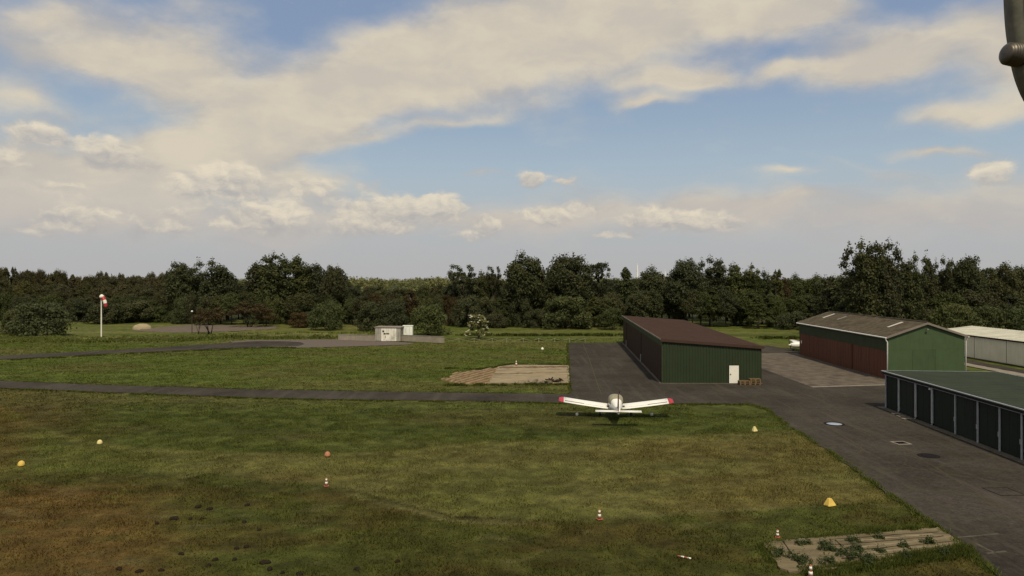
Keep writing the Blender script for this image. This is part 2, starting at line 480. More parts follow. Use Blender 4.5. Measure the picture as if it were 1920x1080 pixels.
    heads = [(200,282,46,24,0,1.3), (72,252,36,14,0,1.2), (15,300,40,26,0,.6), (432,336,58,32,0,1.15), (355,350,45,16,0,.85),
        (585,350,48,22,0,.75), (672,342,60,22,0,.3), (750,388,84,23,0,.95), (835,386,32,22), (915,420,20,13), (1000,334,32,17),
        (1062,338,22,9,0,.75), (1020,404,42,15), (1100,385,40,14,0,.5), (1215,402,46,20,0,.7), (1310,414,54,16), (1860,325,34,22), (140,412,50,18,0,.6),
        (510,412,44,32,0,.75), (690,430,80,14,0,.6), (880,442,50,10,0,.6), (1160,440,60,8,0,.5),
        (260,400,380,40,0,.26), (300,310,60,18,0,.4), (120,350,60,16,0,.4), (300,430,50,12,0,.5), (420,425,40,10,0,.5), (60,435,60,12,0,.5), (700,410,420,36,0,.24), (1240,415,300,26,0,.24), (1700,420,300,24,0,.22)]
    B, Hh = blobs(wB, heads, True)
    nB = lambda off: noise(nt, mapped(wB, (.50, .85, 1), off), 1.0, 6, .6)
    f0 = nB((0, 0, 0)); f1 = nB((-.13, -.34, 0))
    dB = mth(nt, 'ADD', B, mth(nt, 'MULTIPLY', mth(nt, 'SUBTRACT', f0, .5), 2.3))
    mB = maprange(dB, .26, 1.05, 0, .88)
    rel = mth(nt, 'SUBTRACT', v, mth(nt, 'DIVIDE', Hh, mth(nt, 'MAXIMUM', B, .02)))   # height above the middle of each cloud
    lit = mth(nt, 'ADD', mth(nt, 'MULTIPLY', mth(nt, 'SUBTRACT', f1, f0), -2.2), mth(nt, 'MULTIPLY', rel, .55))
    cB = mixc(nt, mth(nt, 'MULTIPLY', maprange(lit, -.7, .75), maprange(B, .15, .85, .25, 1)), E(176, 173, 171), E(230, 218, 195))
    mB = mth(nt, 'MULTIPLY', mth(nt, 'MULTIPLY', mB, maprange(B, .1, .7, .55, 1)), maprange(v, .5, 4.5, .15, 1))
    col = mixc(nt, mB, col, cB)
    L(col, bg.inputs['Color'])
SKYTINT = (1.0, 1.0, 1.0)
build_world()
S.view_settings.view_transform = 'Standard'; S.view_settings.look = 'None'
S.view_settings.exposure = 0.0; S.view_settings.gamma = 1.0

#GROUND_PART
# ------------------------------------------------------------------ ground layout (surveyed outlines)
def poly(pts): return [G(*p) for p in pts]
TAXI = poly([(-700,698),(-200,708),(0,713.5),(200,722),(480,730),(700,734),(880,736.5),(1069,738.5),
             (1075,755),(880,751.5),(700,749.5),(480,745.5),(200,735),(0,727),(-200,720),(-700,707)])
APRON = poly([(1065,643),(1180,642.5),(1440,648),(1500,658)]) + [(58,118),(62,80),(62,12),(19.0,12)] + \
        poly([(1895,1100),(1870,1080),(1830,1046),(1760,990),(1700,950),(1640,908),(1560,850),(1480,800),(1440,768),(1400,757),(1240,756),(1069,755),(1069,738.5)])
PAD = [(34.2,118.2),(46.6,118.2),(45.6,86.6),(43.5,82.2),(33.6,80.4)]
FAR = poly([(-500,682),(-300,676),(0,667),(240,655),(480,639.5),(540,640),(565,642),(571,645),(560,649),(480,650.5),(240,661),(0,674),(-300,685),(-500,692)])
GRAVEL = poly([(430,640),(480,637.5),(560,637),(640,636),(703,638.5),(780,643.5),(765,646),(640,650),(560,652),(470,652)])
TRACK = poly([(248,620),(300,613),(364,608.5),(440,610),(520,612),(520,616),(470,619),(420,621.5),(330,624)])
SAND = poly([(824,711),(842,709),(850,700),(880,697),(905,693),(934,690),(915,719.5),(885,719),(860,720.5),(846,716)])
SLAB = poly([(934,688),(960,684.5),(1066,685.5),(1067,718),(1000,718.5),(915,719)])
SLAB2 = poly([(1433,1019),(1470,1014),(1540,1008),(1620,1001),(1700,994),(1758,990),(1786,1008),(1814,1031),(1760,1040),(1690,1050),(1620,1059),(1540,1069),(1480,1076),(1458,1062),(1450,1042)])
PAVED = [TAXI, APRON, FAR, GRAVEL, TRACK, SAND, SLAB, SLAB2]

def pix(X, Y):
    Y = np.maximum(Y, 1.0)
    return CX + X/Y*F, HY + F*H/Y

C_LUSH = np.array((.0570,.0680,.0130)); C_FIELD = np.array((0.0660,0.0814,0.0138)); C_DRY = np.array((0.0964,0.0912,0.0265))
C_BROWN = np.array((0.0936,0.0603,0.0172)); C_STRAW = np.array((.16,.145,.060)); C_FORE = np.array((0.0515,0.0526,0.0106)); C_ROUGH=np.array((.090,.092,.026))
def line(px, pts):
    return np.interp(px, [p[0] for p in pts], [p[1] for p in pts])
def albedo(X, Y):
    px, py = pix(X, Y)
    w1 = (fbm(X*.25+3, Y*.25, 4)-.5); w2 = fbm(X*.07+40, Y*.16+9, 5, .6); w3 = fbm(X*.5+7, Y*1.3+3, 4, .6)
    jit = (w1*2.0+ (w3-.5)*1.0)*12
    c = np.empty(X.shape+(3,)); c[:] = C_FIELD
    mixin = lambda c, col, m: c*(1-m[..., None]) + np.asarray(col)*m[..., None]
    # field beyond the taxiway: greener and browner patches
    c = mixin(c, C_DRY*.85, sstep(.50, .72, w2)*.7)
    c = mixin(c, C_LUSH*1.1, sstep(.48, .30, w2)*.6)
    c = mixin(c, C_DRY*1.0, sstep(656, 645, py+jit*.2)*sstep(500, 800, px)*.7)
    # band on this side of the taxiway
    near = sstep(738, 746, py)
    g2 = C_LUSH
    band = np.empty_like(c); band[:] = g2
    band = mixin(band, C_DRY*.72, sstep(.46, .66, w2)*.75)
    band = mixin(band, C_BROWN*.75, sstep(260, 20, px+jit*4)*.55)
    band = mixin(band, C_DRY*.8, sstep(765, 748, py+jit*.3)*.5)
    c = mixin(c, band, sstep(line(px, [(0,726),(200,735),(480,745),(700,749),(880,751),(1100,755),(1500,755)])-6, line(px, [(0,726),(200,735),(480,745),(700,749),(880,751),(1100,755),(1500,755)])+1, py))
    # dry mown swathe between two curved edges
    up = line(px, [(-300,700),(0,752),(60,790),(130,818),(250,838),(420,846),(600,850),(760,842),(900,827),(1100,822),(1400,812),(1500,806),(1700,800)])
    lo = line(px, [(-300,840),(0,885),(200,884),(400,888),(600,905),(700,935),(850,972),(980,976),(1100,974),(1350,957),(1550,944),(1690,935),(1900,925)])
    k = np.clip((py-740)/200, .2, 1)
    m = sstep(-3, 4, py-up+jit*.35*k)*sstep(4, -6, py-lo+jit*.6*k)
    dry = np.empty_like(c); dry[:] = C_DRY*1.03
    dry = mixin(dry, C_BROWN*1.05, sstep(.48, .68, w2)*.32)
    dry = mixin(dry, C_FIELD*.95, sstep(.46, .30, w2)*.35)
    dry = mixin(dry, C_LUSH*1.15, sstep(500, 150, px+jit*5)*.55)
    dry = mixin(dry, C_BROWN*1.0, sstep(90, 10, px+jit*4)*.6)
    c = mixin(c, dry, m)
    e1 = np.exp(-((py-up+jit*.3*k-3)/4.0)**2)*sstep(40,130,px)
    c = mixin(c, C_DRY*1.12, e1*.6)
    # foreground
    m = sstep(-4, 6, py-lo+jit*.7*k)
    fore = np.empty_like(c); fore[:] = C_FORE*.96
    fore = mixin(fore, C_LUSH*.95, sstep(.44, .60, w2)*.6)
    fore = mixin(fore, C_BROWN*.62, sstep(.46, .32, fbm(X*.16, Y*.3+20, 5, .6))*.5)
    brown = sstep(470, 150, px+jit*9-(py-940)*.3)*sstep(882, 925, py+jit)
    fore = mixin(fore, C_BROWN*.98, brown*sstep(.30, .56, w3*.6+w2*.4+.04))
    fore = mixin(fore, C_STRAW*.6, sstep(.64, .74, w3)*.45)
    c = mixin(c, fore, m)
    e2 = np.exp(-((py-lo+2+jit*.35)/2.5)**2)*(px > 500)
    c = mixin(c, C_STRAW*.62, e2*.4*sstep(.4, .6, fbm(X*.4, Y*.4, 3)))
    e3 = np.exp(-((py-lo+5+jit*.1)/2.0)**2)*sstep(620, 680, px)*sstep(1000, 930, px)
    c = mixin(c, (.018,.014,.007), e3*.7)
    e4 = np.exp(-((py-lo-3+jit*.1)/3.0)**2)*sstep(620, 680, px)*sstep(1050, 930, px)
    c = mixin(c, C_STRAW*.9, e4*.55)
    # far strip: rough bleached grass and dark verges
    far = sstep(645, 641, py)
    fr = np.empty_like(c); fr[:] = C_FIELD*1.1
    fr = mixin(fr, C_ROUGH*1.15, np.clip(sstep(.40, .58, fbm(X*.05, Y*.2, 4))+sstep(380,440,px)*sstep(800,740,px)*.7, 0, 1))
    fr = mixin(fr, C_LUSH*.8, np.exp(-((py-628.5+jit*.08)/1.8)**2)*sstep(860, 900, px)*.85)
    fr = mixin(fr, C_LUSH*.7, np.exp(-((py-line(px,[(0,636),(190,640),(420,634),(760,632)])+jit*.12)/2.2)**2)*sstep(780, 720, px)*.9)
    fr = mixin(fr, C_STRAW*.8, np.exp(-((py-line(px,[(0,631),(190,635),(420,629),(760,634)])+jit*.15)/2.2)**2)*sstep(800, 720, px)*.5)
    fr = mixin(fr, C_STRAW*.75, np.exp(-((py-631)/1.0)**2)*sstep(1060, 1090, px)*sstep(1200,1170,px)*.6)
    fr = mixin(fr, C_LUSH*.55, sstep(606, 596, py))
    c = mixin(c, fr, far)
    # verge by the white hangar
    v = ((.76 + .48*fbm(X*1.4, Y*1.4, 3))*(.86 + .28*vnoise(X*.025+5+.2*vnoise(X*.2,Y*.2), Y*.85)))[..., None]
    cl = fbm(X*.55+31, Y*.55+8, 4, .6)
    am = (sstep(30, 62, Y)*.6+.4)*(1-.45*sstep(80, 110, Y))*.55
    v = v*(1.0+am*(.42*sstep(.34,.62,cl)-.20))[..., None]*(1-.28*am*sstep(.60,.70,fbm(X*.8+3, Y*1.2+70, 3)))[..., None]
    fn_ = fbm(X*1.7+11, Y*2.2+5, 3)
    v = v*(1.0+(1-am)*.7*(fn_-.5))[..., None]
    return np.clip(c*v, .004, .5)
def relief(X, Y):
    px, py = pix(X, Y)
    z = (fbm(X*.12, Y*.12, 3)-.5)*.10 + (fbm(X*.6+9, Y*.6, 3)-.5)*.07 - .085
    pav = np.zeros(X.shape, bool)
    for p in PAVED: pav |= inside(p, X, Y)
    z = np.where(pav, -.02, z)
    z = np.where((np.abs(X) > 95) | (Y > 190) | (Y < 5), -.02, z)
    # turf banks and heaps beyond the far road
    bank = np.exp(-((py-line(px,[(0,634),(190,637),(420,632),(500,630),(640,629),(760,631)]))/3.0)**2)*sstep(745, 690, px)*(fbm(X*.35, Y*.1, 3)*.9+.15)
    z = z + np.where(Y < 190, bank*.9, 0)
    return z

# one ground sheet, finer near the mast, reaching the horizon
def axis(*segs):
    a = []
    for s, e, n in segs: a += list(np.linspace(s, e, n, endpoint=False))
    return np.array(a + [segs[-1][1]])
xs = axis((-9000,-1500,6),(-1500,-300,8),(-300,-125,14),(-125,-60,66),(-60,70,300),(70,130,40),(130,400,14),(400,1500,8),(1500,9000,6))
ys = axis((-1500,-200,5),(-200,0,10),(0,26,16),(26,100,250),(100,200,160),(200,500,20),(500,2000,12),(2000,12000,8))
Xg, Yg = np.meshgrid(xs, ys)
Zg = relief(Xg, Yg); Ag = albedo(Xg, Yg)
nx, ny = len(xs), len(ys)
idx = np.arange(nx*ny).reshape(ny, nx)
fc = np.stack([idx[:-1,:-1], idx[:-1,1:], idx[1:,1:], idx[1:,:-1]], -1).reshape(-1, 4)
ground = np_mesh('ground', np.stack([Xg, Yg, Zg], -1).reshape(-1, 3), fc, MT['grass'], Ag.reshape(-1, 3))
ground.data.polygons.foreach_set('use_smooth', [True]*len(ground.data.polygons))
tag(ground, 'flat airfield turf of green, olive and brown mown grass', kind='structure')

def ragged(pts, step=.6, amp=.12, seed=0):
    r = random.Random(seed); out = []; n = len(pts)
    for i in range(n):
        a = Vector(pts[i]).to_2d() if len(pts[i]) > 2 else Vector(pts[i]); b = Vector(pts[(i+1) % n])
        L_ = (b-a).length; k = max(1, min(120, int(L_/step)))
        nrm = Vector((-(b-a).y, (b-a).x)).normalized()
        for j in range(k):
            p = a.lerp(b, j/k)
            q = math.sin(j*.31+i)*.25 + r.uniform(-1, 1)
            out.append(p + nrm*q*amp if j else p)
    return out
def sheet(name, pts, z, mat, label, amp=.12, step=.6, seed=0, thick=None):
    P = ragged(pts, step, amp, seed) if amp else [Vector(p) for p in pts]
    bm = bmesh.new()
    f = bm.faces.new([bm.verts.new((p.x, p.y, z)) for p in P])
    f.normal_update()
    if f.normal.z < 0: f.normal_flip()
    bmesh.ops.triangulate(bm, faces=[f])
    if thick:
        r = bmesh.ops.extrude_face_region(bm, geom=list(bm.faces))
        vs = [e for e in r['geom'] if isinstance(e, bmesh.types.BMVert)]
        bmesh.ops.translate(bm, verts=vs, vec=(0, 0, -thick))
        bmesh.ops.recalc_face_normals(bm, faces=bm.faces)
    me = bpy.data.meshes.new(name); bm.to_mesh(me); bm.free(); me.materials.append(mat)
    o = bpy.data.objects.new(name, me); COL.objects.link(o)
    return tag(o, label, kind='structure')
sheet('taxiway', TAXI, .004, MT['asphalt2'], 'narrow grey asphalt taxiway running across the grass', .10, seed=1)
sheet('apron', APRON, .008, MT['asphalt'], 'worn dark asphalt apron between the hangars', .13, seed=2)
sheet('far_road', FAR, .008, MT['asphalt2'], 'dark rounded end of the far asphalt road', .10, seed=3)
sheet('gravel_area', GRAVEL, .004, MT['gravel'], 'pinkish gravel area in front of the low concrete wall', .35, seed=4)
sheet('dirt_track', TRACK, .004, MT['track'], 'sandy dirt track near the bushes at far left', .5, seed=5)
sheet('concrete_pad', PAD, .014, MT['pad'], 'brownish concrete pad in front of the gabled hangar', .02)
# pale edging along the pad's front
mb = MB()
a, b = Vector(PAD[4]), Vector(PAD[3])
d = (b-a).normalized(); n_ = Vector((-d.y, d.x))
for i in range(9):
    p = a + d*((b-a).length*i/9+.02); q = a + d*((b-a).length*(i+1)/9-.02)
    mb.add([(p.x,p.y,.019),(q.x,q.y,.019),(q.x+n_.x*.55,q.y+n_.y*.55,.019),(p.x+n_.x*.55,p.y+n_.y*.55,.019)], [(0,1,2,3)])
tag(mb.build('pad_edging', MT['slabedge']), 'pale concrete edging along the front of the concrete pad', kind='structure')
sheet('concrete_slab', SLAB, .06, MT['slab'], 'pale newly exposed concrete slab beside the apron', .08, seed=6, thick=.1)
sheet('weedy_slab', SLAB2, .05, MT['boards'], 'old weed-grown concrete slab at the lower right edge of the grass', .11, .25, seed=7, thick=.09)
# seams and lengthwise strips of the weedy slab
mb = MB()
def strip_on(px0, py0, px1, py1, w, z, mbx, jit=.02, n=14):
    a, b = Vector(G(px0, py0)), Vector(G(px1, py1)); d = (b-a).normalized(); nn_ = Vector((-d.y, d.x)); prev = None
    vs = []
    for i in range(n+1):
        p = a.lerp(b, i/n) + nn_*random.uniform(-jit, jit); ww = w*random.uniform(.55, 1.3)
        vs += [(p.x-nn_.x*ww/2, p.y-nn_.y*ww/2, z), (p.x+nn_.x*ww/2, p.y+nn_.y*ww/2, z)]
    mbx.add(vs, [(2*i, 2*i+1, 2*i+3, 2*i+2) for i in range(n)])
for k, (y0, y1) in enumerate(((1013,1001),(1024,1009),(1037,1019),(1050,1028))):
    strip_on(1560+k*6, y0, 1758+k*12, y1-2, .07, .054, mb, .04)
strip_on(1468,1016,1500,1062,.09,.054,mb); strip_on(1566,1014,1590,1038,.07,.054,mb); strip_on(1694,1028,1696,1046,.05,.054,mb)
tag(mb.build('slab_seam', MT['soil']), 'dark soil-filled seams across the weedy slab', kind='structure')
mb = MB()
for k, (y0, y1) in enumerate(((1018.5,1004),(1030,1013),(1043,1023))):
    strip_on(1600+k*6, y0-2, 1748+k*14, y1-1, .16, .0535, mb, .05)
tag(mb.build('slab_strip', MT['slabstrip']), 'pale lengthwise concrete strips in the weedy slab', kind='structure')
# furrowed sand
SX0, SX1 = min(p[0] for p in SAND)-.3, max(p[0] for p in SAND)+.3; SY0, SY1 = min(p[1] for p in SAND), max(p[1] for p in SAND)
gx, gy = np.meshgrid(np.linspace(SX0, SX1, 110), np.linspace(SY0-.4, SY1+.4, 90))
ins = inside(SAND, gx + (fbm(gx*2, gy*2, 3)-.5)*.8, gy + (fbm(gx*2+9, gy*2, 3)-.5)*.8)
gz = .08 + .07*np.sin((gx*.95 - gy*.42)*2*math.pi/.95 + 3*fbm(gx*.4, gy*.4, 2)) + .10*(fbm(gx*1.1, gy*1.1, 4)-.5)
gz = np.where(ins, gz, -.15)
ii = np.arange(gx.size).reshape(gx.shape); ff = np.stack([ii[:-1,:-1], ii[:-1,1:], ii[1:,1:], ii[1:,:-1]], -1).reshape(-1,4)
keep = ins.ravel()[ff].any(1)
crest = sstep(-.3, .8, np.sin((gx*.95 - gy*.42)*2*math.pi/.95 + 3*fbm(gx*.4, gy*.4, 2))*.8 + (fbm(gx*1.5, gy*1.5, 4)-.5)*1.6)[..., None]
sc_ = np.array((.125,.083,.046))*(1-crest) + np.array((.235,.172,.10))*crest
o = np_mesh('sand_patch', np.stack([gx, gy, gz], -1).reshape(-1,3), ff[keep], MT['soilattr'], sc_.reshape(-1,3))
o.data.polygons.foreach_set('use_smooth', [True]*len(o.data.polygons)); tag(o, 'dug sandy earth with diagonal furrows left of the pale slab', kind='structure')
# brown soil strip on the slab's far edge
mb = MB()
strip_on(936,690,1064,688,1.6,.066,mb,.25,26); strip_on(1000,700,1066,699,.5,.064,mb,.1,16); strip_on(926,702,1000,700,.8,.065,mb,.3,14)
tag(mb.build('soil_strip', MT['soilbrown']), 'brown soil strewn along the far edge of the pale slab', kind='structure')
# painted and worn lines on the asphalt
mb = MB()
def curve_line(pts, w, z, mbx):
    P = [Vector(G(*p)) for p in pts]; vs = []
    for i, p in enumerate(P):
        d = (P[min(i+1,len(P)-1)]-P[max(i-1,0)]).normalized(); q = Vector((-d.y, d.x))
        vs += [(p.x-q.x*w/2, p.y-q.y*w/2, z), (p.x+q.x*w/2, p.y+q.y*w/2, z)]
    mbx.add(vs, [(2*i, 2*i+1, 2*i+3, 2*i+2) for i in range(len(P)-1)])
curve_line([(1455,750),(1490,769),(1530,788),(1560,805),(1585,820),(1605,832),(1614,838),(1617,843),(1612,848),(1600,853),(1580,857),(1568,860)], .09, .012, mb)
curve_line([(1093,645),(1103,668),(1112,695),(1122,725),(1128,740)], .12, .012, mb)
curve_line([(1600,790),(1660,822),(1740,868),(1800,905),(1850,935),(1920,978)], .06, .012, mb)
curve_line([(1540,772),(1600,800),(1633,818)], .08, .012, mb)
tag(mb.build('taxi_line', MT['paint']), 'faded yellow guide lines worn into the asphalt', kind='structure')
mb = MB()
for p in (((1795,1008),(1830,1005),(1872,1001)),((1850,1038),(1868,1036),(1886,1034)),((1828,1018),(1850,1030),(1866,1036)),
          ((1068,690),(1076,690),(1080,690)),((1068,724),(1078,724.5),(1086,725)),((1475,729.5),(1480,729.5),(1485,730)),((1647,783),(1650,783),(1653,784))):
    curve_line(p, .14, .013, mb)
tag(mb.build('scuff_mark', MT['whiteline']), 'pale scuffs and worn marks on the asphalt', kind='structure')

# ---------------- grass blades (uncountable)
def scatter(n, ylo, yhi, xl, xr, hmin, hmax, wid, polys, dens=None, seed=0, mul=1.0):
    r = np.random.default_rng(seed)
    Y = np.sqrt(r.random(n)*(yhi**2-ylo**2)+ylo**2)
    px = r.random(n)*(xr-xl)+xl
    X = (px-CX)/F*Y
    m = np.ones(n, bool)
    for p in polys: m &= ~inside(p, X, Y)
    if dens is not None: m &= r.random(n) < dens(X, Y)
    X, Y = X[m], Y[m]; n = len(X)
    lush = sstep(.3, .7, fbm(X*.7, Y*.7, 3))
    h = (hmin + (hmax-hmin)*r.random(n))*(.55+.9*lush); a = r.random(n)*math.pi; w = wid*(.6+.8*r.random(n))
    dx, dy = np.cos(a)*w/2, np.sin(a)*w/2
    lx, ly = r.normal(0, .45, n)*h, r.normal(0, .45, n)*h
    z = relief(X, Y) - .01
    V = np.empty((n, 3, 3))
    V[:,0] = np.stack([X-dx, Y-dy, z], -1); V[:,1] = np.stack([X+dx, Y+dy, z], -1); V[:,2] = np.stack([X+lx, Y+ly, z+h], -1)
    A = albedo(X, Y)*(mul*(.82+.42*r.random(n)))[:, None]
    return V.reshape(-1,3), np.arange(n*3).reshape(-1,3), np.repeat(A, 3, 0)
def merge(name, parts, label, mat):
    off = 0; VV, FF, AA = [], [], []
    for v, f, a in parts: VV.append(v); FF.append(f+off); AA.append(a); off += len(v)
    o = np_mesh(name, np.concatenate(VV), np.concatenate(FF), mat, np.concatenate(AA))
    return tag(o, label, 'grass', kind='stuff')
merge('grass', [
    scatter(330000, 26, 66, -120, 2040, .05, .13, .055, PAVED, seed=1, mul=1.25),
    scatter(90000, 66, 108, -120, 1300, .06, .14, .14, PAVED, seed=2, mul=1.4),
    scatter(70000, 108, 150, -120, 1300, .06, .14, .24, PAVED, seed=22, mul=1.45),
  ], 'short mown grass blades over the airfield turf', MT['blade'])

# long grass along edges, round the slabs and on the far banks
def edge_tufts(pts, n, hmin, hmax, wid, spread, seed, mul=1.0, side=0):
    r = np.random.default_rng(seed); P = np.array(pts); seg = np.linalg.norm(P[1:]-P[:-1], axis=1); cum = np.concatenate([[0], seg.cumsum()])
    t = r.random(n)*cum[-1]; X = np.interp(t, cum, P[:,0])+r.normal(0, spread, n); Y = np.interp(t, cum, P[:,1])+r.normal(0, spread, n)
    k = fbm(X*.8, Y*.8, 3); m = r.random(n) < sstep(.34, .55, k); X, Y, k = X[m], Y[m], k[m]; n = len(X)
    h = (hmin+(hmax-hmin)*r.random(n))*(.5+k); a = r.random(n)*math.pi; w = wid*(.6+.8*r.random(n))
    dx, dy = np.cos(a)*w/2, np.sin(a)*w/2; lx, ly = r.normal(0,.4,n)*h, r.normal(0,.4,n)*h; z = relief(X, Y)-.01
    V = np.empty((n,3,3)); V[:,0]=np.stack([X-dx,Y-dy,z],-1); V[:,1]=np.stack([X+dx,Y+dy,z],-1); V[:,2]=np.stack([X+lx,Y+ly,z+h],-1)
    A = (C_LUSH*mul)[None]*(.7+.7*r.random(n))[:,None]
    return V.reshape(-1,3), np.arange(n*3).reshape(-1,3), np.repeat(A,3,0)
Gl = lambda pts: [G(*p) for p in pts]
merge('long_grass', [
    edge_tufts(Gl([(1400,757),(1440,768),(1480,800),(1560,850),(1640,908),(1700,950),(1760,990),(1830,1046),(1870,1080)]), 9000, .06, .2, .06, .12, 3, 1.5),
    edge_tufts(Gl([(0,728),(200,736),(480,746.5),(700,750.5),(880,752.5),(1069,756),(1400,758)]), 9000, .08, .2, .16, .15, 4, 1.2),
    edge_tufts(Gl([(0,713),(200,721.5),(480,729.5),(700,733),(880,736),(1065,738)]), 7000, .08, .2, .16, .15, 5, 1.2),
    edge_tufts(Gl([(1620,1000),(1720,992)]), 2600, .15, .38, .05, .16, 6, 1.25),
    edge_tufts(Gl([(1690,1051),(1760,1041),(1814,1032)]), 4200, .12, .3, .05, .22, 7, 1.1),
    edge_tufts(Gl([(1433,1019),(1450,1042),(1458,1062),(1480,1077),(1540,1070),(1690,1051)]), 9000, .08, .22, .05, .20, 8, 1.2),
    edge_tufts(Gl([(1433,1018),(1540,1007),(1620,1000)]), 3000, .08, .2, .05, .10, 9, 1.2),
    edge_tufts(Gl([(838,690),(905,692),(925,688),(960,683),(1066,684)]), 3500, .10, .28, .14, .3, 10, .8),
    edge_tufts(Gl([(838,722),(915,721),(1000,720.5),(1066,720)]), 3500, .10, .3, .14, .3, 11, 1.0),
    edge_tufts(Gl([(1064,643),(1066,690),(1069,737)]), 2500, .08, .2, .14, .12, 12, 1.2),
    edge_tufts(Gl([(0,640),(190,641),(300,640),(420,635),(640,633),(740,634)]), 4000, .15, .45, .35, 1.3, 13, 1.5),
    edge_tufts(Gl([(0,632),(190,635),(420,630),(500,628),(640,628),(760,632)]), 6000, .15, .4, .3, 1.8, 14, 2.2),
    edge_tufts(Gl([(870,628),(1000,629),(1165,628.5)]), 7000, .2, .6, .3, .8, 15, .9),
    edge_tufts(Gl([(1425,634),(1500,634)]), 3000, .2, .6, .3, .8, 16, .9),
    edge_tufts(Gl([(831,637),(1000,638),(1098,638)]), 3500, .15, .35, .2, .25, 17, 1.0),
    edge_tufts(Gl([(0,676),(240,663),(480,652),(560,652)]), 6000, .1, .25, .22, .25, 18, 1.1),
    edge_tufts(Gl([(1662,770),(1760,806),(1913,866)]), 500, .04, .12, .05, .12, 19, 1.2),
  ], 'longer unmown grass along the edges and banks', MT['blade'])

sheet('path', [(63.4,60),(65.4,60),(65.7,118),(63.7,118)], .012, MT['slabedge'], 'pale concrete path between the gabled and white hangars', .06, seed=31)
sheet('dirt_strip', [(65.5,60),(68.2,60),(68.4,118),(65.8,118)], .006, MT['asphalt'], 'dark bare strip along the white hangar grass', .25, seed=32)
# ------------------------------------------------------------------ hangars
def frame_fn(A, B, C):
    """metres along A->B and A->C from corner A"""
    A, B, C = Vector(A), Vector(B), Vector(C)
    lu, lv = (B-A).length, (C-A).length
    u, v = (B-A)/lu, (C-A)/lv
    return (lambda a, b, z: (u.x*a+v.x*b, u.y*a+v.y*b, z)), lu, lv

# --- long mono-pitch hangar
A_, B_, C_ = G(1241.5,719), G(1428,719.3), G(1168.5,642.5)
fn, W1, L1 = frame_fn(A_, B_, C_)
h1 = empty('long_hangar', (A_[0], A_[1], 0), 0, 'long dark green hangar with a brown single-pitch roof and three brown doors', 'hangar')
HA, HB = 5.05, 4.22
zt = lambda a: HA + (HB-HA)*a/W1
def ribbed(fnp, length, ztop, z0, pitch, depth, mbx, sign=-1, a0=0.0):
    """trapezoid cladding; fnp(s, d, z) with d the outward depth"""
    s = a0; prof = []
    while s < length:
        for ds, dd in ((0,0),(.52,0),(.60,1),(.92,1)):
            q = s+ds*pitch
            if q <= length: prof.append((q, dd*depth))
        s += pitch
    prof.append((length, 0))
    vs = []
    for q, d in prof:
        vs += [fnp(q, d, z0), fnp(q, d, ztop(q))]
    mbx.add(vs, [(2*i, 2*i+2, 2*i+3, 2*i+1) for i in range(len(prof)-1)])
w = MB()
ribbed(lambda s, d, z: fn(s, -d, z), W1, zt, 0, .33, .05, w)
ribbed(lambda s, d, z: fn(W1+d, s, z), L1, lambda s: HB, 0, .33, .05, w)
w.add([fn(0,L1,0), fn(W1,L1,0), fn(W1,L1,HB), fn(0,L1,HA)], [(0,1,2,3)])
w.build('wall', MT['greenclad'], h1, fixn=False)
m = MB(); m.box(-.02,.06, 0,L1, 4.30,HA-.02, fn); m.box(-.03,.05, 0.0,.32, 0,4.30, fn)
m.build('door_fascia', MT['greenfascia'], h1)
d1 = MB()
for (b0, b1) in ((.34, .41*L1-.12), (.41*L1+.12, .857*L1-.1), (.857*L1+.1, L1-.15)):
    m = MB(); n = max(4, int((b1-b0)/1.1))
    for i in range(n):
        q0 = b0+(b1-b0)*i/n; q1 = b0+(b1-b0)*(i+1)/n
        m.box(-.01 - .012*(i % 2), .05, q0, q1, .06, 4.297, fn)
    m.build('sliding_door', MT['browndoor'], h1)
for b0 in (.41*L1, .857*L1):
    m = MB(); m.box(-.06, .05, b0-.1, b0+.1, 0, 4.295, fn); m.build('door_post', MT['blacktrim'], h1)
    m = MB(); m.box(-.16,-.062, b0-.12, b0+.06, 0.0, 1.1, fn); m.build('door_guide', MT['greypost'], h1)
m = MB(); m.box(-.30,-.03, -.05, L1, 0.0, .055, fn); m.build('door_rail', MT['concretestrip'], h1)
m = MB(); m.box(-.02,W1+.06, -.14,-.055, 0, .07, fn); m.build('plinth', MT['concretestrip'], h1)
m = MB()
OV = .18
def roofpt(a, b, dz): return fn(a, b, zt(a)+dz)
# sheet with standing ribs running down the slope
nb = int(L1/.5)
vs, fs = [], []
for i in range(nb+1):
    b0 = -OV + (L1+2*OV)*i/nb
    for off, dz in ((-.05,.10),(-.03,.13),(.03,.13),(.05,.10)):
        bb = min(max(b0+off, -OV), L1+OV)
        vs += [roofpt(-OV, bb, dz), roofpt(W1+OV, bb, dz)]
k = len(vs)//2
m.add(vs, [(2*i, 2*i+1, 2*i+3, 2*i+2) for i in range(k-1)])
m.box(-OV, W1+OV, -OV, L1+OV, 0, .08, lambda a,b,z: roofpt(a,b,z))
m.build('roof', MT['brownroof'], h1, fixn=True)
m = MB(); m.box(-OV-.03, W1+OV+.05, -OV-.05, -OV-.002, -.18, .15, roofpt); m.build('roof_trim', MT['browntrim'], h1)
m = MB(); m.box(-OV-.03, W1+OV+.03, L1+OV+.002, L1+OV+.05, -.18, .15, roofpt)
m.build('roof_trim', MT['browntrim'], h1)
m = MB(); m.box(-OV-.08, -OV-.002, -OV, L1+OV, -.03, .14, roofpt); m.build('eave_trim', MT['paletrim'], h1)
m = MB(); m.box(W1+OV+.002, W1+OV+.14, -OV, L1+OV, -.06, .09, roofpt); m.build('gutter', MT['browntrim'], h1)
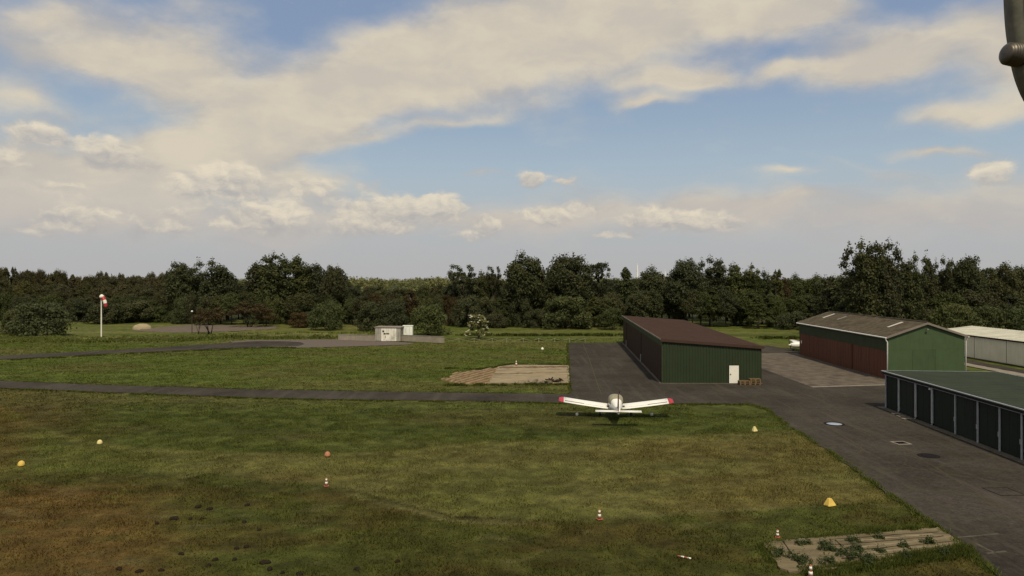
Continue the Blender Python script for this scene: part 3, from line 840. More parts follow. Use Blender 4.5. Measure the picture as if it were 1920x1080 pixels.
# personnel door
a0 = W1*(1367-1241.5)/(1428-1241.5); a1 = W1*(1385-1241.5)/(1428-1241.5)
m = MB(); m.box(a0-.07, a0, -.11,-.056, .06, 2.18, fn); m.box(a1, a1+.07, -.11,-.056, .06, 2.18, fn); m.box(a0, a1, -.11,-.056, 2.11, 2.18, fn)
m.build('door_frame', MT['darkmetal'], h1)
m = MB(); m.box(a0, a1, -.10,-.056, .06, 2.108, fn); dr = m.build('door', MT['white'], h1); dr['label'] = 'white personnel door in the green end wall'
m = MB(); m.box(a0+.09, a0+.13, -.135,-.10, .98, 1.18, fn); m.box(a0+.09, a0+.24, -.15,-.135, 1.06, 1.10, fn); m.build('handle', MT['darkmetal'], dr)

# pallets against the end wall
def pallet(loc, label, rot):
    p = empty('wooden_pallet', loc, rot, label, 'pallet', 'wooden pallets stacked at the hangar wall')
    m = MB()
    for i in range(6): m.box(-.6+i*.212, -.6+i*.212+.14, -.4, .4, .205, .23)
    m.build('top_deck', MT['wood'], p)
    for y in (-.4, -.05, .3):
        m = MB(); m.box(-.6, .6, y, y+.1, .17, .2048); m.box(-.6,.6,y,y+.1,0,.025)
        for x in (-.6, -.07, .46): m.box(x, x+.14, y+.002, y+.098, .0252, .1698)
        m.build('bearer', MT['wood'], p)
    return p
for (cx_, n, lab) in ((1395.5, 2, 'lower stack beside the white door'), (1415.5, 3, 'taller stack at the green hangar corner')):
    gx_, gy_ = G(cx_, 721.5)
    for k in range(n):
        pallet((gx_+random.uniform(-.05,.05), gy_+.05, .012+k*.235), ['bottom','%s' % ('top' if n == 2 else 'middle'),'top'][k] + ' wooden pallet in the ' + lab, R(random.uniform(-3,3)))

# --- gabled hangar
A_, C_, B_ = (45.2, 86.6), (46.2, 115.7), (55.5, 88.3)
fn2, W2, L2 = frame_fn(A_, B_, C_)
h2 = empty('gabled_hangar', (A_[0], A_[1], 0), 0, 'green gabled hangar with red-brown plank doors and a lichen-covered corrugated roof', 'hangar')
EV, RG, DH = 5.15, 6.72, 3.45
m = MB()
half = W2/2
# gable walls as panels with a seam at mid height
m.add([fn2(0,0,0), fn2(W2,0,0), fn2(W2,0,EV), fn2(half,0,RG), fn2(0,0,EV)], [(0,1,2,3,4)])
m.add([fn2(0,L2,0), fn2(W2,L2,0), fn2(W2,L2,EV), fn2(half,L2,RG), fn2(0,L2,EV)], [(4,3,2,1,0)])
m.add([fn2(W2,0,0), fn2(W2,L2,0), fn2(W2,L2,EV), fn2(W2,0,EV)], [(0,1,2,3)])
m.build('wall', MT['gablegreen'], h2)
for (x0, x1, mt) in ((.10, 3.3, 'gablegreen'), (3.3, 6.4, 'gablegreen2'), (6.4, W2-.1, 'gablegreen')):
    m = MB(); m.box(x0+.012, x1-.012, -.03,-.002, .05, 3.55, fn2); m.build('gable_panel', MT[mt], h2)
m = MB(); m.box(.02, W2-.02, -.022,-.004, 3.555, 3.60, fn2); m.build('gable_batten', MT['gablegreen2'], h2)
m = MB(); m.box(-.05, .05, 0, L2, DH, EV-.1, fn2); m.build('door_fascia', MT['bandgreen'], h2)
for i in range(3):
    b0, b1 = L2*i/3+.05, L2*(i+1)/3-.05
    m = MB(); n = 26
    for k in range(n):
        q0, q1 = b0+(b1-b0)*k/n, b0+(b1-b0)*(k+1)/n
        m.box(.0-.012*(k % 2)-.10*(i == 1), .06, q0+.008, q1-.008, .05, DH-.004, fn2)
    dd = m.build('sliding_door', MT['reddoor'], h2)
    m = MB(); m.box(.062, .08, b0, b1, .05, DH-.004, fn2); m.build('door_backing', MT['blacktrim'], dd)
    if i == 2:
        m = MB(); m.box(-.045,-.016, b1-1.0, b1-.65, 1.9, 2.35, fn2); m.build('notice', MT['white'], dd)
m = MB(); m.box(-.2, .1, 0, L2, 0, .045, fn2); m.build('door_rail', MT['concretestrip'], h2)
# corrugated roof, both slopes
def r2(a, b, dz):
    z = EV + (RG-EV)*(a/half if a <= half else (W2-a)/half)
    return fn2(a, b, z+dz)
m = MB(); n = int((L2+.5)/.177*2)
for (a0, a1) in ((-.35, half), (half, W2+.35)):
    vs = []
    for i in range(n+1):
        b = -.25 + (L2+.5)*i/n; dz = .13 + (.028 if i % 2 else -.028)
        vs += [r2(a0, b, dz), r2((a0+a1)/2, b, dz+.006*math.sin(i*.7)), r2(a1, b, dz)]
    m.add(vs, [f for i in range(n) for f in ((3*i,3*i+1,3*i+4,3*i+3),(3*i+1,3*i+2,3*i+5,3*i+4))])
    m.box(a0+.01, a1-.01, -.22, L2+.22, .0, .08, r2)
rf = m.build('roof', MT['fibre'], h2)
m = MB()
for i in range(30):
    b = -.26 + (L2+.52)*i/30
    m.tube([r2(half, b, .155), r2(half, b+(L2+.52)/30*.98, .165)], [.11, .125], 8)
m.build('ridge_cap', MT['fibre'], rf)
for (b, w0, w1) in ((.15*L2, .45, .85), (.88*L2, .5, .88), (.70*L2, .5, .8)):
    m = MB(); m.box(w0*half, w1*half, b-.30, b+.30, .162, .178, r2)
    m.build('skylight', MT['skylight' if b < .6*L2 or b > .8*L2 else 'paletrim'], rf)
m = MB()
for (a0, a1) in ((-.36, half-.002), (half+.002, W2+.36)):
    for b0, b1 in ((-.30,-.252),(L2+.252, L2+.30)):
        m = MB(); m.box(a0, a1, b0, b1, -.10, .16, r2); m.build('verge_board', MT['paletrim'], h2)
m = MB(); m.tube([r2(-.40, -.3, .03), r2(-.40, L2+.3, .05)], .085, 8); m.build('gutter', MT['whitepipe'], h2)
m = MB(); m.tube([r2(W2+.40, -.3, .03), r2(W2+.40, L2+.3, .05)], .085, 8); m.build('gutter', MT['whitepipe'], h2)
m = MB(); m.tube([r2(-.38,-.12,.0), fn2(-.30,-.12,EV-.4), fn2(-.12,-.12,EV-.62), fn2(-.12,-.12,.05)], .075, 8); m.build('downpipe', MT['whitepipe'], h2, True)
m = MB(); m.tube([r2(W2+.38,-.1,.0), fn2(W2+.28,-.1,EV-.4), fn2(W2+.10,-.1,EV-.6), fn2(W2+.10,-.1,.05)], .075, 8); m.build('downpipe', MT['whitepipe'], h2, True)
m = MB(); m.tube([fn2(half-.05,-.005,6.02), fn2(half-.05,-.28,6.08)], .03, 6); m.box(half-.18, half+.10, -.40,-.26, 5.96, 6.08, fn2); m.build('floodlight', MT['paletrim'], h2)

# --- near dark green hangar row
A_, C_ = (33.55, 41.0), (35.05, 67.6); B_ = (45.2, 40.3)
fn3, W3, L3 = frame_fn(A_, (45.3-1.5+.0, 40.6), C_)
h3 = empty('door_row_hangar', (A_[0], A_[1], 0), 0, 'low flat-roofed hangar row with near-black green doors between grey posts', 'hangar')
Z3, Z3B = 3.45, 3.38
zr = lambda a: Z3 + (Z3B-Z3)*a/W3
m = MB(); m.box(.25, W3, .06, L3-.02, 0, 3.2, fn3); m.box(.0,.25, L3-.05, L3-.021, 0, 3.2, fn3)
m.build('wall', MT['nearpanel'], h3)
Ys = [67.5, 64.9, 61.9, 59.2, 55.85, 52.9, 50.3, 47.93, 45.2, 42.4]
bs = [(y-41.0)/(67.6-41.0)*L3 for y in Ys]
for i in range(len(bs)-1):
    m = MB(); b1, b0 = bs[i]-.10, bs[i+1]+.10; n = 5
    for k in range(n):
        q0, q1 = b0+(b1-b0)*k/n, b0+(b1-b0)*(k+1)/n
        m.box(.06-.008*(k % 2), .12, q0, q1, .08, 3.1, fn3)
    dd = m.build('door', MT['nearpanel2' if i % 3 == 1 else 'nearpanel'], h3)
    m = MB(); m.box(.03, .0515, b0+.12, b0+.18, 1.0, 1.35, fn3); m.build('handle', MT['greypost'], dd)
for i, b in enumerate(bs):
    wd = .10 if i in (1, 2, 3) else .065
    m = MB()
    if i in (1, 2, 3):
        m.tube([fn3(-.02, b, 3.1), fn3(-.02, b, .22), fn3(-.10, b-.02, .06)], wd, 8)
    else:
        m.box(-.05, .05, b-wd*.7, b+wd*.7, .03, 3.1, fn3)
    m.build('downpipe' if i in (1,2,3) else 'post', MT['greypost'], h3)
m = MB(); m.box(-.55, .25, -1, L3+.5, 0, .035, fn3); m.build('threshold', MT['concretestrip'], h3)
def r3(a, b, dz): return fn3(a, b, zr(a)+dz)
m = MB(); nb = int(L3/.9); vs = []
for i in range(nb+1):
    b0 = (L3+.3)*i/nb-.15
    for off, dz in ((-.04,.0),(-.025,.028),(.025,.028),(.04,.0)):
        vs += [r3(-.18, b0+off, dz), r3(W3+.2, b0+off, dz)]
m.add(vs, [(2*i, 2*i+1, 2*i+3, 2*i+2) for i in range(len(vs)//2-1)])
m.box(-.17, W3+.19, -.18, L3+.18, -.09, -.03, r3)
m.build('roof', MT['nearroof'], h3)
m = MB(); m.box(-.24,-.185, -.3, L3+.22, -.26, -.04, r3); m.build('fascia', MT['blacktrim'], h3)
m = MB(); m.box(-.29,-.18, -.3, L3+.25, -.036, .035, r3); m.build('roof_edge', MT['greypost'], h3)
m = MB(); m.box(-.10, .03, -.3, L3+.05, -.345, -.27, r3); m.build('door_track', MT['greypost'], h3)
m = MB(); m.box(W3+.2, W3+.26, -.3, L3+.22, -.15, .04, r3); m.box(-.18, W3+.2, L3+.19, L3+.24, -.18, .04, r3); m.build('roof_flashing', MT['greypost'], h3)
m = MB(); m.box(-.18,-.05, bs[3]+.12, bs[3]+.26, 2.95, 3.08, fn3); m.build('lamp', MT['whitepipe'], h3)

# --- white hangar on the right
A_, B_, C_ = (70.8, 60.0), (77.2, 60.0), (70.9, 143.0*.844*1.0)
fn4, W4, L4 = frame_fn(A_, B_, C_)
h4 = empty('white_hangar', (A_[0], A_[1], 0), 0, 'long low off-white hangar with a pale ribbed roof behind the gabled hangar', 'hangar')
m = MB(); m.box(.08, W4, .02, L4-.02, 0, 3.35, fn4); m.build('wall', MT['whitewall'], h4)
q = 0.0
while q < L4-1:
    m = MB(); m.box(0, .077, q+.02, min(q+3.6, L4)-.02, .10, 3.25, fn4); m.build('wall_panel', MT['whitewall'], h4)
    if int(q/3.6) % 2 == 0:
        m = MB(); m.box(-.03,.02, q-.035, q+.0, .1, 3.25, fn4); m.build('panel_post', MT['darkmetal'], h4)
    q += 3.6
m = MB()
z4 = lambda a: 3.55 + (a/W4)*.75
vs = []; nb = int(L4/.6)
for i in range(nb+1):
    b = -.2+(L4+.4)*i/nb
    for off, dz in ((-.06,.0),(-.03,.035),(.03,.035),(.06,.0)):
        vs += [fn4(-.35, b+off, z4(-.35)+dz), fn4(W4, b+off, z4(W4)+dz)]
m.add(vs, [(2*i, 2*i+1, 2*i+3, 2*i+2) for i in range(len(vs)//2-1)])
m.build('roof', MT['paleroof'], h4)
m = MB(); m.box(-.34, W4, -.2, L4+.2, -.12, -.04, lambda a,b,z: fn4(a,b,z4(a)+z)); m.build('roof_underside', MT['brownroof'], h4)
m = MB(); m.box(0, .1, 0, L4, 3.253, 3.40, fn4); m.build('eave_beam', MT['darkmetal'], h4)

# ------------------------------------------------------------------ parked aeroplane
def sec(y, w, zb, zt_, n=16, sq=2.6):
    r = []; cz, hz = (zb+zt_)/2, (zt_-zb)/2
    for k in range(n):
        a = 2*math.pi*k/n; ca, sa = math.cos(a), math.sin(a)
        r.append((w/2*math.copysign(abs(ca)**(2/sq), ca), y, cz+hz*math.copysign(abs(sa)**(2/sq), sa)))
    return r
def airfoil(yle, chord, x, z, th, n=9):
    P = []
    for i in range(n):
        t = i/(n-1); c = (1-math.cos(t*math.pi))/2
        y = 5*th*(.2969*math.sqrt(c)-.126*c-.3516*c*c+.2843*c**3-.1036*c**4)
        P.append((x, yle-chord*c, z+y*chord*1.15))
    for i in range(n-2, 0, -1):
        t = i/(n-1); c = (1-math.cos(t*math.pi))/2
        y = 5*th*(.2969*math.sqrt(c)-.126*c-.3516*c*c+.2843*c**3-.1036*c**4)
        P.append((x, yle-chord*c, z-y*chord*.6))
    return P
def aeroplane(loc, rz, label):
    pl = empty('light_aircraft', loc, rz, label, 'aeroplane')
    m = MB(); m.loft([sec(2.35,.55,.80,1.25), sec(2.25,.86,.70,1.36), sec(1.7,1.0,.62,1.48), sec(1.1,1.1,.58,1.56), sec(.55,1.16,.56,1.66),
        sec(.1,1.2,.56,1.92), sec(-.5,1.2,.58,1.98), sec(-1.0,1.14,.62,1.93), sec(-1.6,.96,.70,1.76), sec(-2.4,.72,.80,1.55), sec(-3.4,.44,.90,1.43), sec(-4.6,.16,1.0,1.34)])
    fu = m.build('fuselage', MT['planewhite'], pl, True)
    m = MB(); m.loft([sec(.62,1.22,1.02,1.66), sec(.12,1.27,.98,1.97), sec(-.5,1.27,.98,2.04), sec(-1.0,1.22,1.0,2.0), sec(-1.45,1.10,1.1,1.86)])
    cvr = m.build('cabin_cover', MT['cover'], pl, True)
    for (sx, i) in ((-1, 0), (1, 1)):
        xs_ = [.52, 1.2, 3.0, 4.55]; zz = [.80, .86, 1.10, 1.33]
        inc = lambda ring: [(a_, b_, c_+(b_+.84)*.085) for a_, b_, c_ in ring]
        m = MB(); m.loft([inc(airfoil(.78, 1.62 if x > 1.0 else 1.7, sx*x, z, .14)) for x, z in zip(xs_, zz)])
        wg = m.build('wing', MT['planewhite'], pl, True)
        m = MB(); m.loft([inc(airfoil(.78, 1.62, sx*4.552, 1.33, .14)), inc(airfoil(.74, 1.54, sx*4.75, 1.36, .13)), inc(airfoil(.5, 1.2, sx*4.98, 1.40, .07))])
        m.build('wing_tip', MT['planered'], wg, True)
        # aileron and flap gaps as thin dark strips sitting on the skin
        m = MB()
        def top(x, c):
            z = np.interp(x, xs_, zz); y = 5*.14*(.2969*math.sqrt(c)-.126*c-.3516*c*c+.2843*c**3-.1036*c**4)
            return (sx*x, .78-1.62*c, z+y*1.62*1.15+.008+(.78-1.62*c+.84)*.085)
        m.add([top(2.75,.74), top(4.4,.74), top(4.4,.80), top(2.75,.80)], [(0,1,2,3)])
        m.add([top(4.40,.30), top(4.44,.30), top(4.44,.80), top(4.40,.80)], [(0,1,2,3)])
        m.add([top(1.1,.80), top(2.7,.80), top(2.7,.81), top(1.1,.81)], [(0,1,2,3)])
        m.build('aileron_gap', MT['darkmetal'], wg)
        m = MB(); m.box(sx*.58-.2*(sx<0), sx*.58+.2*(sx>0), -.5, .45, .955, .985); m.build('wing_walk', MT['rubber'], wg)
        # gear
        m = MB(); m.tube([(sx*1.25,.05,.92), (sx*1.25,.02,.45), (sx*1.25,0,.26)], [.06,.05,.045], 8); lg = m.build('gear_leg', MT['planewhite'], pl)
        m = MB(); m.lathe([(.06,-.07),(.17,-.075),(.225,-.05),(.235,0),(.225,.05),(.17,.075),(.06,.07)], (sx*1.36,0,.235), 18, 0, (1,0,0)); m.build('wheel', MT['rubber'], lg, True)
        m = MB(); m.tube([(sx*.72,-4.05,1.255),(sx*.72,-4.05,1.25)], .01, 4)
    m = MB(); m.tube([(0,1.75,.7),(0,1.85,.25)], .045, 8); lg = m.build('gear_leg', MT['planewhite'], pl)
    m = MB(); m.lathe([(.05,-.06),(.15,-.065),(.2,-.04),(.205,0),(.2,.04),(.15,.065),(.05,.06)], (0,1.88,.205), 18, 0, (1,0,0)); m.build('wheel', MT['rubber'], lg, True)
    m = MB(); m.loft([airfoil(-3.95,.80,x,1.24,.09) for x in (-1.88,-.9,-.07)]); m.loft([airfoil(-3.95,.80,x,1.24,.09) for x in (.07,.9,1.88)]); m.loft([airfoil(-3.95,.74,x,1.24,.09) for x in (-.07,.07)])
    m.build('tailplane', MT['planewhite'], pl, True)
    def finring(z, yle, ch, th): return [(px_*1.0, y_, z) for (y_, px_) in [(yle-ch*c, s*th*(1-abs(2*c-.6)*.6)/2) for c, s in ((0,0),(.25,1),(.55,1),(1,.25),(1,-.25),(.55,-1),(.25,-1))]]
    m = MB(); m.loft([finring(1.30,-3.3,.95,.12), finring(1.8,-3.65,.72,.10), finring(2.72,-4.10,.40,.07)]); m.build('fin', MT['maroon'], pl, True)
    m = MB(); m.loft([finring(1.28,-4.26,.48,.08), finring(1.8,-4.38,.40,.08), finring(2.72,-4.50,.28,.06)]); m.build('rudder', MT['maroon'], pl, True)
    m = MB(); m.lathe([(.16,0),(.155,.1),(.12,.22),(.05,.31),(.005,.34)], (0,2.36,1.04), 16, 0, (0,1,0)); m.build('spinner', MT['planewhite'], pl, True)
    m = MB()
    for s in (1, -1):
        u = Vector((math.sin(R(35))*s, 0, math.cos(R(35))*s)); v = Vector((math.cos(R(35)), 0, -math.sin(R(35))))
        c = Vector((0, 2.46, 1.04)); rr = []
        for (q, wd, tw) in ((.12,.10,.05),(.4,.15,.03),(.7,.13,.02),(.96,.06,.01)):
            p = c+u*q
            rr.append([p-v*wd/2+Vector((0,-tw,0)), p+Vector((0,.012,0)), p+v*wd/2+Vector((0,tw,0)), p-Vector((0,.012,0))])
        m.loft(rr)
    m.build('propeller', MT['rubber'], pl)
    m = MB(); m.box(-.47,.47,.64,.66,1.15,1.2); 
    for sx in (-1, 1):
        g = MB(); g.loft([sec(1.0, .1, .9, 1.1)]) if False else None
    return pl
PX, PY = (1154-CX)*H/255, F*H/255
aeroplane((PX, PY, -.03), R(-5), 'white low-wing light aircraft with red wing tips parked tail-on on the grass')
aeroplane((49.4, 121.6, -.01), R(90), 'white light aircraft showing only its nose past the far end of the gabled hangar')
# tie-down weights under the wings
for (px, py, lab) in ((1082,778.5,'left'),(1222,778.5,'right')):
    x, y = G(px, py)
    t = empty('tie_down', (x, y, -.03), 0, 'small pale tie-down weight under the %s wing of the parked aircraft' % lab, 'tie-down', 'tie-down weights under the wings')
    m = MB(); m.lathe([(.10,0),(.12,.03),(.13,.14),(.11,.22),(.05,.26),(.0,.27)], (0,0,0), 14); m.build('weight', MT['white'], t, True)
    m = MB(); m.tube([(0,0,.25),(.02,.15,.7),(.03,.25,1.05)], .008, 5); m.build('strap', MT['rope'], t)

# ------------------------------------------------------------------ markers and cones
def pyramid_marker(px, py, wd, hh, mat, label, grp='yellow boundary markers on the grass'):
    x, y = G(px, py); o = MB()
    a, b = wd/2, wd*.16
    o.loft([[(-a,-a*.8,0),(a,-a*.8,0),(a,a*.8,0),(-a,a*.8,0)], [(-a*.96,-a*.77,hh*.12),(a*.96,-a*.77,hh*.12),(a*.96,a*.77,hh*.12),(-a*.96,a*.77,hh*.12)], [(-b,-b,hh),(b,-b,hh),(b,b,hh),(-b,b,hh)]])
    ob = o.build('boundary_marker', mat); bevel(ob, .02)
    ob.location = (x, y, -.05); ob.rotation_euler = (R(random.uniform(-3,3)), R(random.uniform(-3,3)), R(random.uniform(15,40)))
    return tag(ob, label, 'marker', grp)
pyramid_marker(1556,946,.52,.38,MT['yellow'],'large yellow pyramid-shaped marker near the asphalt edge at lower right')
pyramid_marker(1415,807.5,.40,.38,MT['paleyellow'],'yellow pyramid marker to the right of the parked aircraft')
def round_marker(px, py, rr, mat, label, grp='yellow boundary markers on the grass'):
    x, y = G(px, py); o = MB()
    o.lathe([(rr*.95,0),(rr*1.02,rr*.25),(rr*.98,rr*.7),(rr*.78,rr*1.2),(rr*.45,rr*1.5),(rr*.12,rr*1.62),(.005,rr*1.64)], (0,0,0), 16)
    ob = o.build('boundary_marker', mat, None, True); ob.location = (x, y, -.05)
    return tag(ob, label, 'marker', grp)
round_marker(40,872,.21,MT['yellow'],'yellow domed marker at the far left of the grass')
round_marker(187,831,.19,MT['paleyellow'],'pale yellow domed marker between the taxiway and the brown grass at left')
round_marker(614,854,.20,MT['orange'],'faded orange domed marker on the edge of the dry grass')
round_marker(1017,655,.24,MT['white'],'white domed marker on the far grass left of the apron', 'white markers on the far grass')
def cone(px, py, hh, label, top=True, lie=None, base=True):
    x, y = G(px, py)
    c = empty('traffic_cone', (x, y, -.05), R(random.uniform(0,90)), label, 'cone', 'red and white cones on the grass')
    r0 = hh*.19
    rr = lambda t: r0*(1-t)+.035*t
    if base:
        m = MB(); m.box(-r0*1.45, r0*1.45, -r0*1.45, r0*1.45, 0, .05); bevel(m.build('base', MT['conered'], c), .015)
    m = MB(); m.lathe([(rr(0),.05),(rr(.3),hh*.3),(rr(.62),hh*.62),(rr(1),hh),(.005,hh+.005)], (0,0,0), 14); m.build('body', MT['conered'], c, True)
    for t0, t1 in ((.28,.52),(.66,.88)):
        m = MB(); m.lathe([(rr(t0)+.006,hh*t0),(rr(t1)+.006,hh*t1)], (0,0,0), 14); m.build('white_band', MT['white'], c, True)
    if lie: c.rotation_euler = lie; c.location.z = .04
    return c
cone(612,910,.50,'red and white cone standing in the grass left of the dry curved edge')
cone(1124,972,.52,'white-banded cone on the lower edge of the dry grass below the aircraft')
cone(1458,1006,.38,'small red and white cone at the upper left corner of the weedy slab')
cone(1520,1082,.55,'red and white cone at the bottom edge beside the weedy slab')
cone(968,686,.85,'pale cone standing behind the pale concrete slab')
x, y = G(1283,1045)
st = empty('fallen_post', (x, y, -.01), R(-32), 'short red and white post lying in the foreground grass', 'post')
for k in range(4):
    m = MB(); m.tube([(-.30+k*.15,0,.02),(-.30+k*.15+.148,0,.02)], .035, 10); m.build('band', MT['white' if k % 2 else 'conered'], st, True)

# ------------------------------------------------------------------ molehills
def lump(name, loc, rx, ry, hz, mat, seed, n=20, rings=7, rough=.35):
    r = random.Random(seed); ph = [r.uniform(0, 6.28) for _ in range(6)]; vs = []; fs = []
    for i in range(rings):
        t = i/(rings-1); rad = math.cos(t*math.pi/2)**.8; z = hz*math.sin(t*math.pi/2)
        for k in range(n):
            a = 2*math.pi*k/n
            q = 1+rough*(.5*math.sin(2*a+ph[0])+.35*math.sin(3*a+ph[1]+t*2)+.25*math.sin(7*a+ph[2]+t*5))+r.uniform(-1,1)*rough*.25
            vs.append((rad*rx*q*math.cos(a), rad*ry*q*math.sin(a), z*(1+r.uniform(-1,1)*rough*.3)))
    for i in range(rings-1):
        for k in range(n): fs.append((i*n+k, i*n+(k+1)%n, (i+1)*n+(k+1)%n, (i+1)*n+k))
    m = MB(); m.add(vs, fs); o = m.build(name, mat, None, True); o.location = loc; return o
MH = [(327,968,20),(294,977,12),(394,950,13),(464,943,12),(378,969,10),(358,969,8),(458,975,12),(444,1024,11),(462,1021,12),
      (340,1034,12),(404,1045,14),(391,1056,14),(224,1062,15),(261,1067,18),(302,1065,13),(440,1045,12),(486,990,11),(496,1050,24),(506,1062,16),
      (530,1069,10),(561,1072,18),(606,1078,13),(670,1063,18),(745,1048,12),(372,946,14)]
for k, (px, py, wpx) in enumerate(MH):
    x, y = G(px, py+2); s = wpx*H/(py-HY)/2*.72
    lab = 'small dark molehill in the brownish foreground grass'
    if k == 0: lab = 'largest dark molehill, in the brownish grass at left'
    if k == 22: lab = 'wide flat molehill in the green foreground grass, farthest right but one'
    o = lump('molehill', (x, y, -.07), s, s*.85,   .075+s*.2, MT['soil'], 100+k, rough=.5)
    tag(o, lab, 'molehill', 'molehills in the foreground grass')

# ------------------------------------------------------------------ covers in the asphalt
def disc(px, py, rad, parts, name, label, cat):
    x, y = G(px, py); o = empty(name, (x, y, .009), 0, label, cat, 'covers set in the asphalt')
    for nm, r0, r1, z0, z1, mat in parts:
        m = MB()
        if r0 == 0: m.lathe([(r1*.999,z0),(r1,z1),(r1*.5,z1+.001),(.005,z1+.001)], (0,0,0), 28)
        else:
            m.lathe([(r1,z0),(r1,z1),(r0,z1),(r0,z0)], (0,0,0), 28)
        m.build(nm, mat, o, True if r0 == 0 else False)
    return o
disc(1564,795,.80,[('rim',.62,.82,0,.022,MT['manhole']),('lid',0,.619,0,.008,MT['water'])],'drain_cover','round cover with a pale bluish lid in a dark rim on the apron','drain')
disc(1741,855,.72,[('rim',.46,.70,0,.02,MT['manhole']),('lid',0,.459,0,.016,MT['manhole'])],'manhole_cover','round dark manhole cover in front of the near hangar row','manhole')
x, y = G(1689,831)
o = empty('square_drain', (x, y, .009), R(8), 'square pale concrete drain frame with a dark grate on the apron', 'drain', 'covers set in the asphalt')
m = MB()
for a0,a1,b0,b1 in ((-.55,.55,-.5,-.36),(-.55,.55,.36,.5),(-.55,-.40,-.36,.36),(.40,.55,-.36,.36)): m.box(a0,a1,b0,b1,0,.03)
m.build('frame', MT['slabedge'], o)
m = MB()
for k in range(9): m.box(-.398+k*.09,-.398+k*.09+.05,-.358,.358,.0,.018)
m.build('grate', MT['manhole'], o)
x, y = G(1882,922)
o = empty('service_hatch', (x, y, .009), R(3), 'large square service hatch flush with the asphalt at right', 'hatch', 'covers set in the asphalt')
m = MB()
for a0,a1,b0,b1 in ((-.75,.75,-.75,-.69),(-.75,.75,.69,.75),(-.75,-.69,-.69,.69),(.69,.75,-.69,.69)): m.box(a0,a1,b0,b1,0,.012)
m.build('frame', MT['manhole'], o)
m = MB(); m.box(-.685,.685,-.685,.685,0,.008); m.build('lid', MT['asphalt2'], o)
for k, (px, py, w_) in enumerate(((1688,777,.7),(1697,781.5,.6),(1707,786,.75))):
    x, y = G(px, py); m = MB(); m.box(-w_/2, w_/2, -.28, .28, 0, .045); ob = m.build('paving_slab', MT['slabedge']); bevel(ob, .012)
    ob.location = (x-.35, y, .036); ob.rotation_euler = (0, 0, R(-8+k*6))
    tag(ob, ['farthest','middle','nearest'][k]+' of three loose paving slabs at the foot of the near hangar posts', 'paving slab', 'loose paving slabs by the hangar posts')

# rubble heap on the slab
x, y = G(1030,717)
rb = empty('rubble_heap', (x, y, 0), 0, 'heap of broken slabs and dark debris at the front of the pale concrete slab', 'rubble')
r = random.Random(5)
m = MB()
for k in range(16):
    cx_, cy_ = r.uniform(-2.2,1.6), r.uniform(-.8,.5); s = r.uniform(.18,.5); a = r.uniform(0,3.14); t = r.uniform(-.3,.3)
    def q(a_, b_, c_, cx_=cx_, cy_=cy_, a=a, t=t): return (cx_+a_*math.cos(a)-b_*math.sin(a), cy_+a_*math.sin(a)+b_*math.cos(a), .04+c_+a_*t+abs(s*t))
    m.box(-s, s, -s*.6, s*.6, 0, r.uniform(.05,.14), q)
m.build('broken_slab', MT['rubblem'], rb)
m = MB()
for k in range(16):
    p = Vector((r.uniform(-.2,1.4), r.uniform(-.3,.4), r.uniform(.1,.32))); d = Vector((r.uniform(-1,1), r.uniform(-.4,.4), r.uniform(-.12,.12))).normalized()*r.uniform(.2,.45)
    m.tube([p-d, p+d*.1, p+d], [.06,.11,.05], 6)
m.build('debris', MT['debris'], rb)

# ------------------------------------------------------------------ shed, tank, low walls beyond the far grass
def wall_run(p0, p1, hh, th, label):
    a, b = Vector(G(*p0)), Vector(G(*p1)); d = (b-a); L_ = d.length; ang = math.atan2(d.y, d.x)
    o = empty('low_concrete_wall', (a.x, a.y, 0), ang, label, 'wall', 'low concrete walls by the shed')
    n = max(2, int(L_/2.4)); m = MB()
    for i in range(n): m.box(L_*i/n+.01, L_*(i+1)/n-.01, 0, th, 0, hh)
    bevel(m.build('wall', MT['concretewall'], o), .02)
    m = MB(); m.box(-.03, L_+.03, -.04, th+.04, hh, hh+.09); m.build('coping', MT['shedlid'], o)
    return o
wall_run((634,637.5),(704,639.5),1.05,.3,'low grey concrete wall left of the stained shed')
wall_run((750,639.5),(831,643.5),1.15,.3,'low grey concrete wall right of the shed, below the pale tank')
x0, y0 = G(703,639.5); x1, y1 = G(751,640)
sh = empty('stained_shed', (x0, y0, 0), math.atan2(y1-y0, x1-x0), 'small white shed covered in dark stains between two low walls', 'shed')
WS = math.hypot(x1-x0, y1-y0); HS = 2.65
m = MB(); m.box(0, WS, .05, 3.0, 0, HS); m.build('wall', MT['shedlid'], sh)
m = MB()
for i in range(3): m.box(WS*(.24+.2*i)+.015, WS*(.44+.2*i)-.015, 0, .048, .04, HS-.03)
m.build('front_panel', MT['shed'], sh)
m = MB(); m.box(WS*.845, WS-.015, 0, .047, .04, HS-.03); m.build('grey_panel', MT['shed2'], sh)
m = MB(); m.box(-.12, WS+.12, -.12, 3.1, HS, HS+.16); m.build('roof', MT['shedlid'], sh)
m = MB(); m.box(WS*.02, WS*.235,-.02,.047,.1,HS-.1); m.build('side_panel', MT['shed2'], sh)
m = MB(); m.box(WS*.42, WS*.55,-.04,-.002,.25,1.15); m.build('hatch', MT['white'], sh)
m = MB()
for (a,b,z,s) in ((.29,.36,1.75,.35),(.34,.42,1.3,.3),(.44,.56,1.35,.22),(.40,.45,.6,.5)):
    m.box(WS*a, WS*b, -.012,-.003, z, z+s)
m.build('dark_patch', MT['debris'], sh)
x, y = G(764,638.5)
tk = empty('pale_tank', (x, y+.9, 0), 0, 'pale greenish white tank cabinet raised behind the low wall', 'tank')
m = MB()
for i in range(3): m.box(-.95+.95*2*i/3+.01, -.95+.95*2*(i+1)/3-.01, -.6, .6, 1.05, 2.85)
bevel(m.build('cabinet', MT['tank'], tk), .03)
m = MB(); m.box(-1.0,1.0,-.65,.65,2.852,2.95); m.build('lid', MT['tank'], tk)
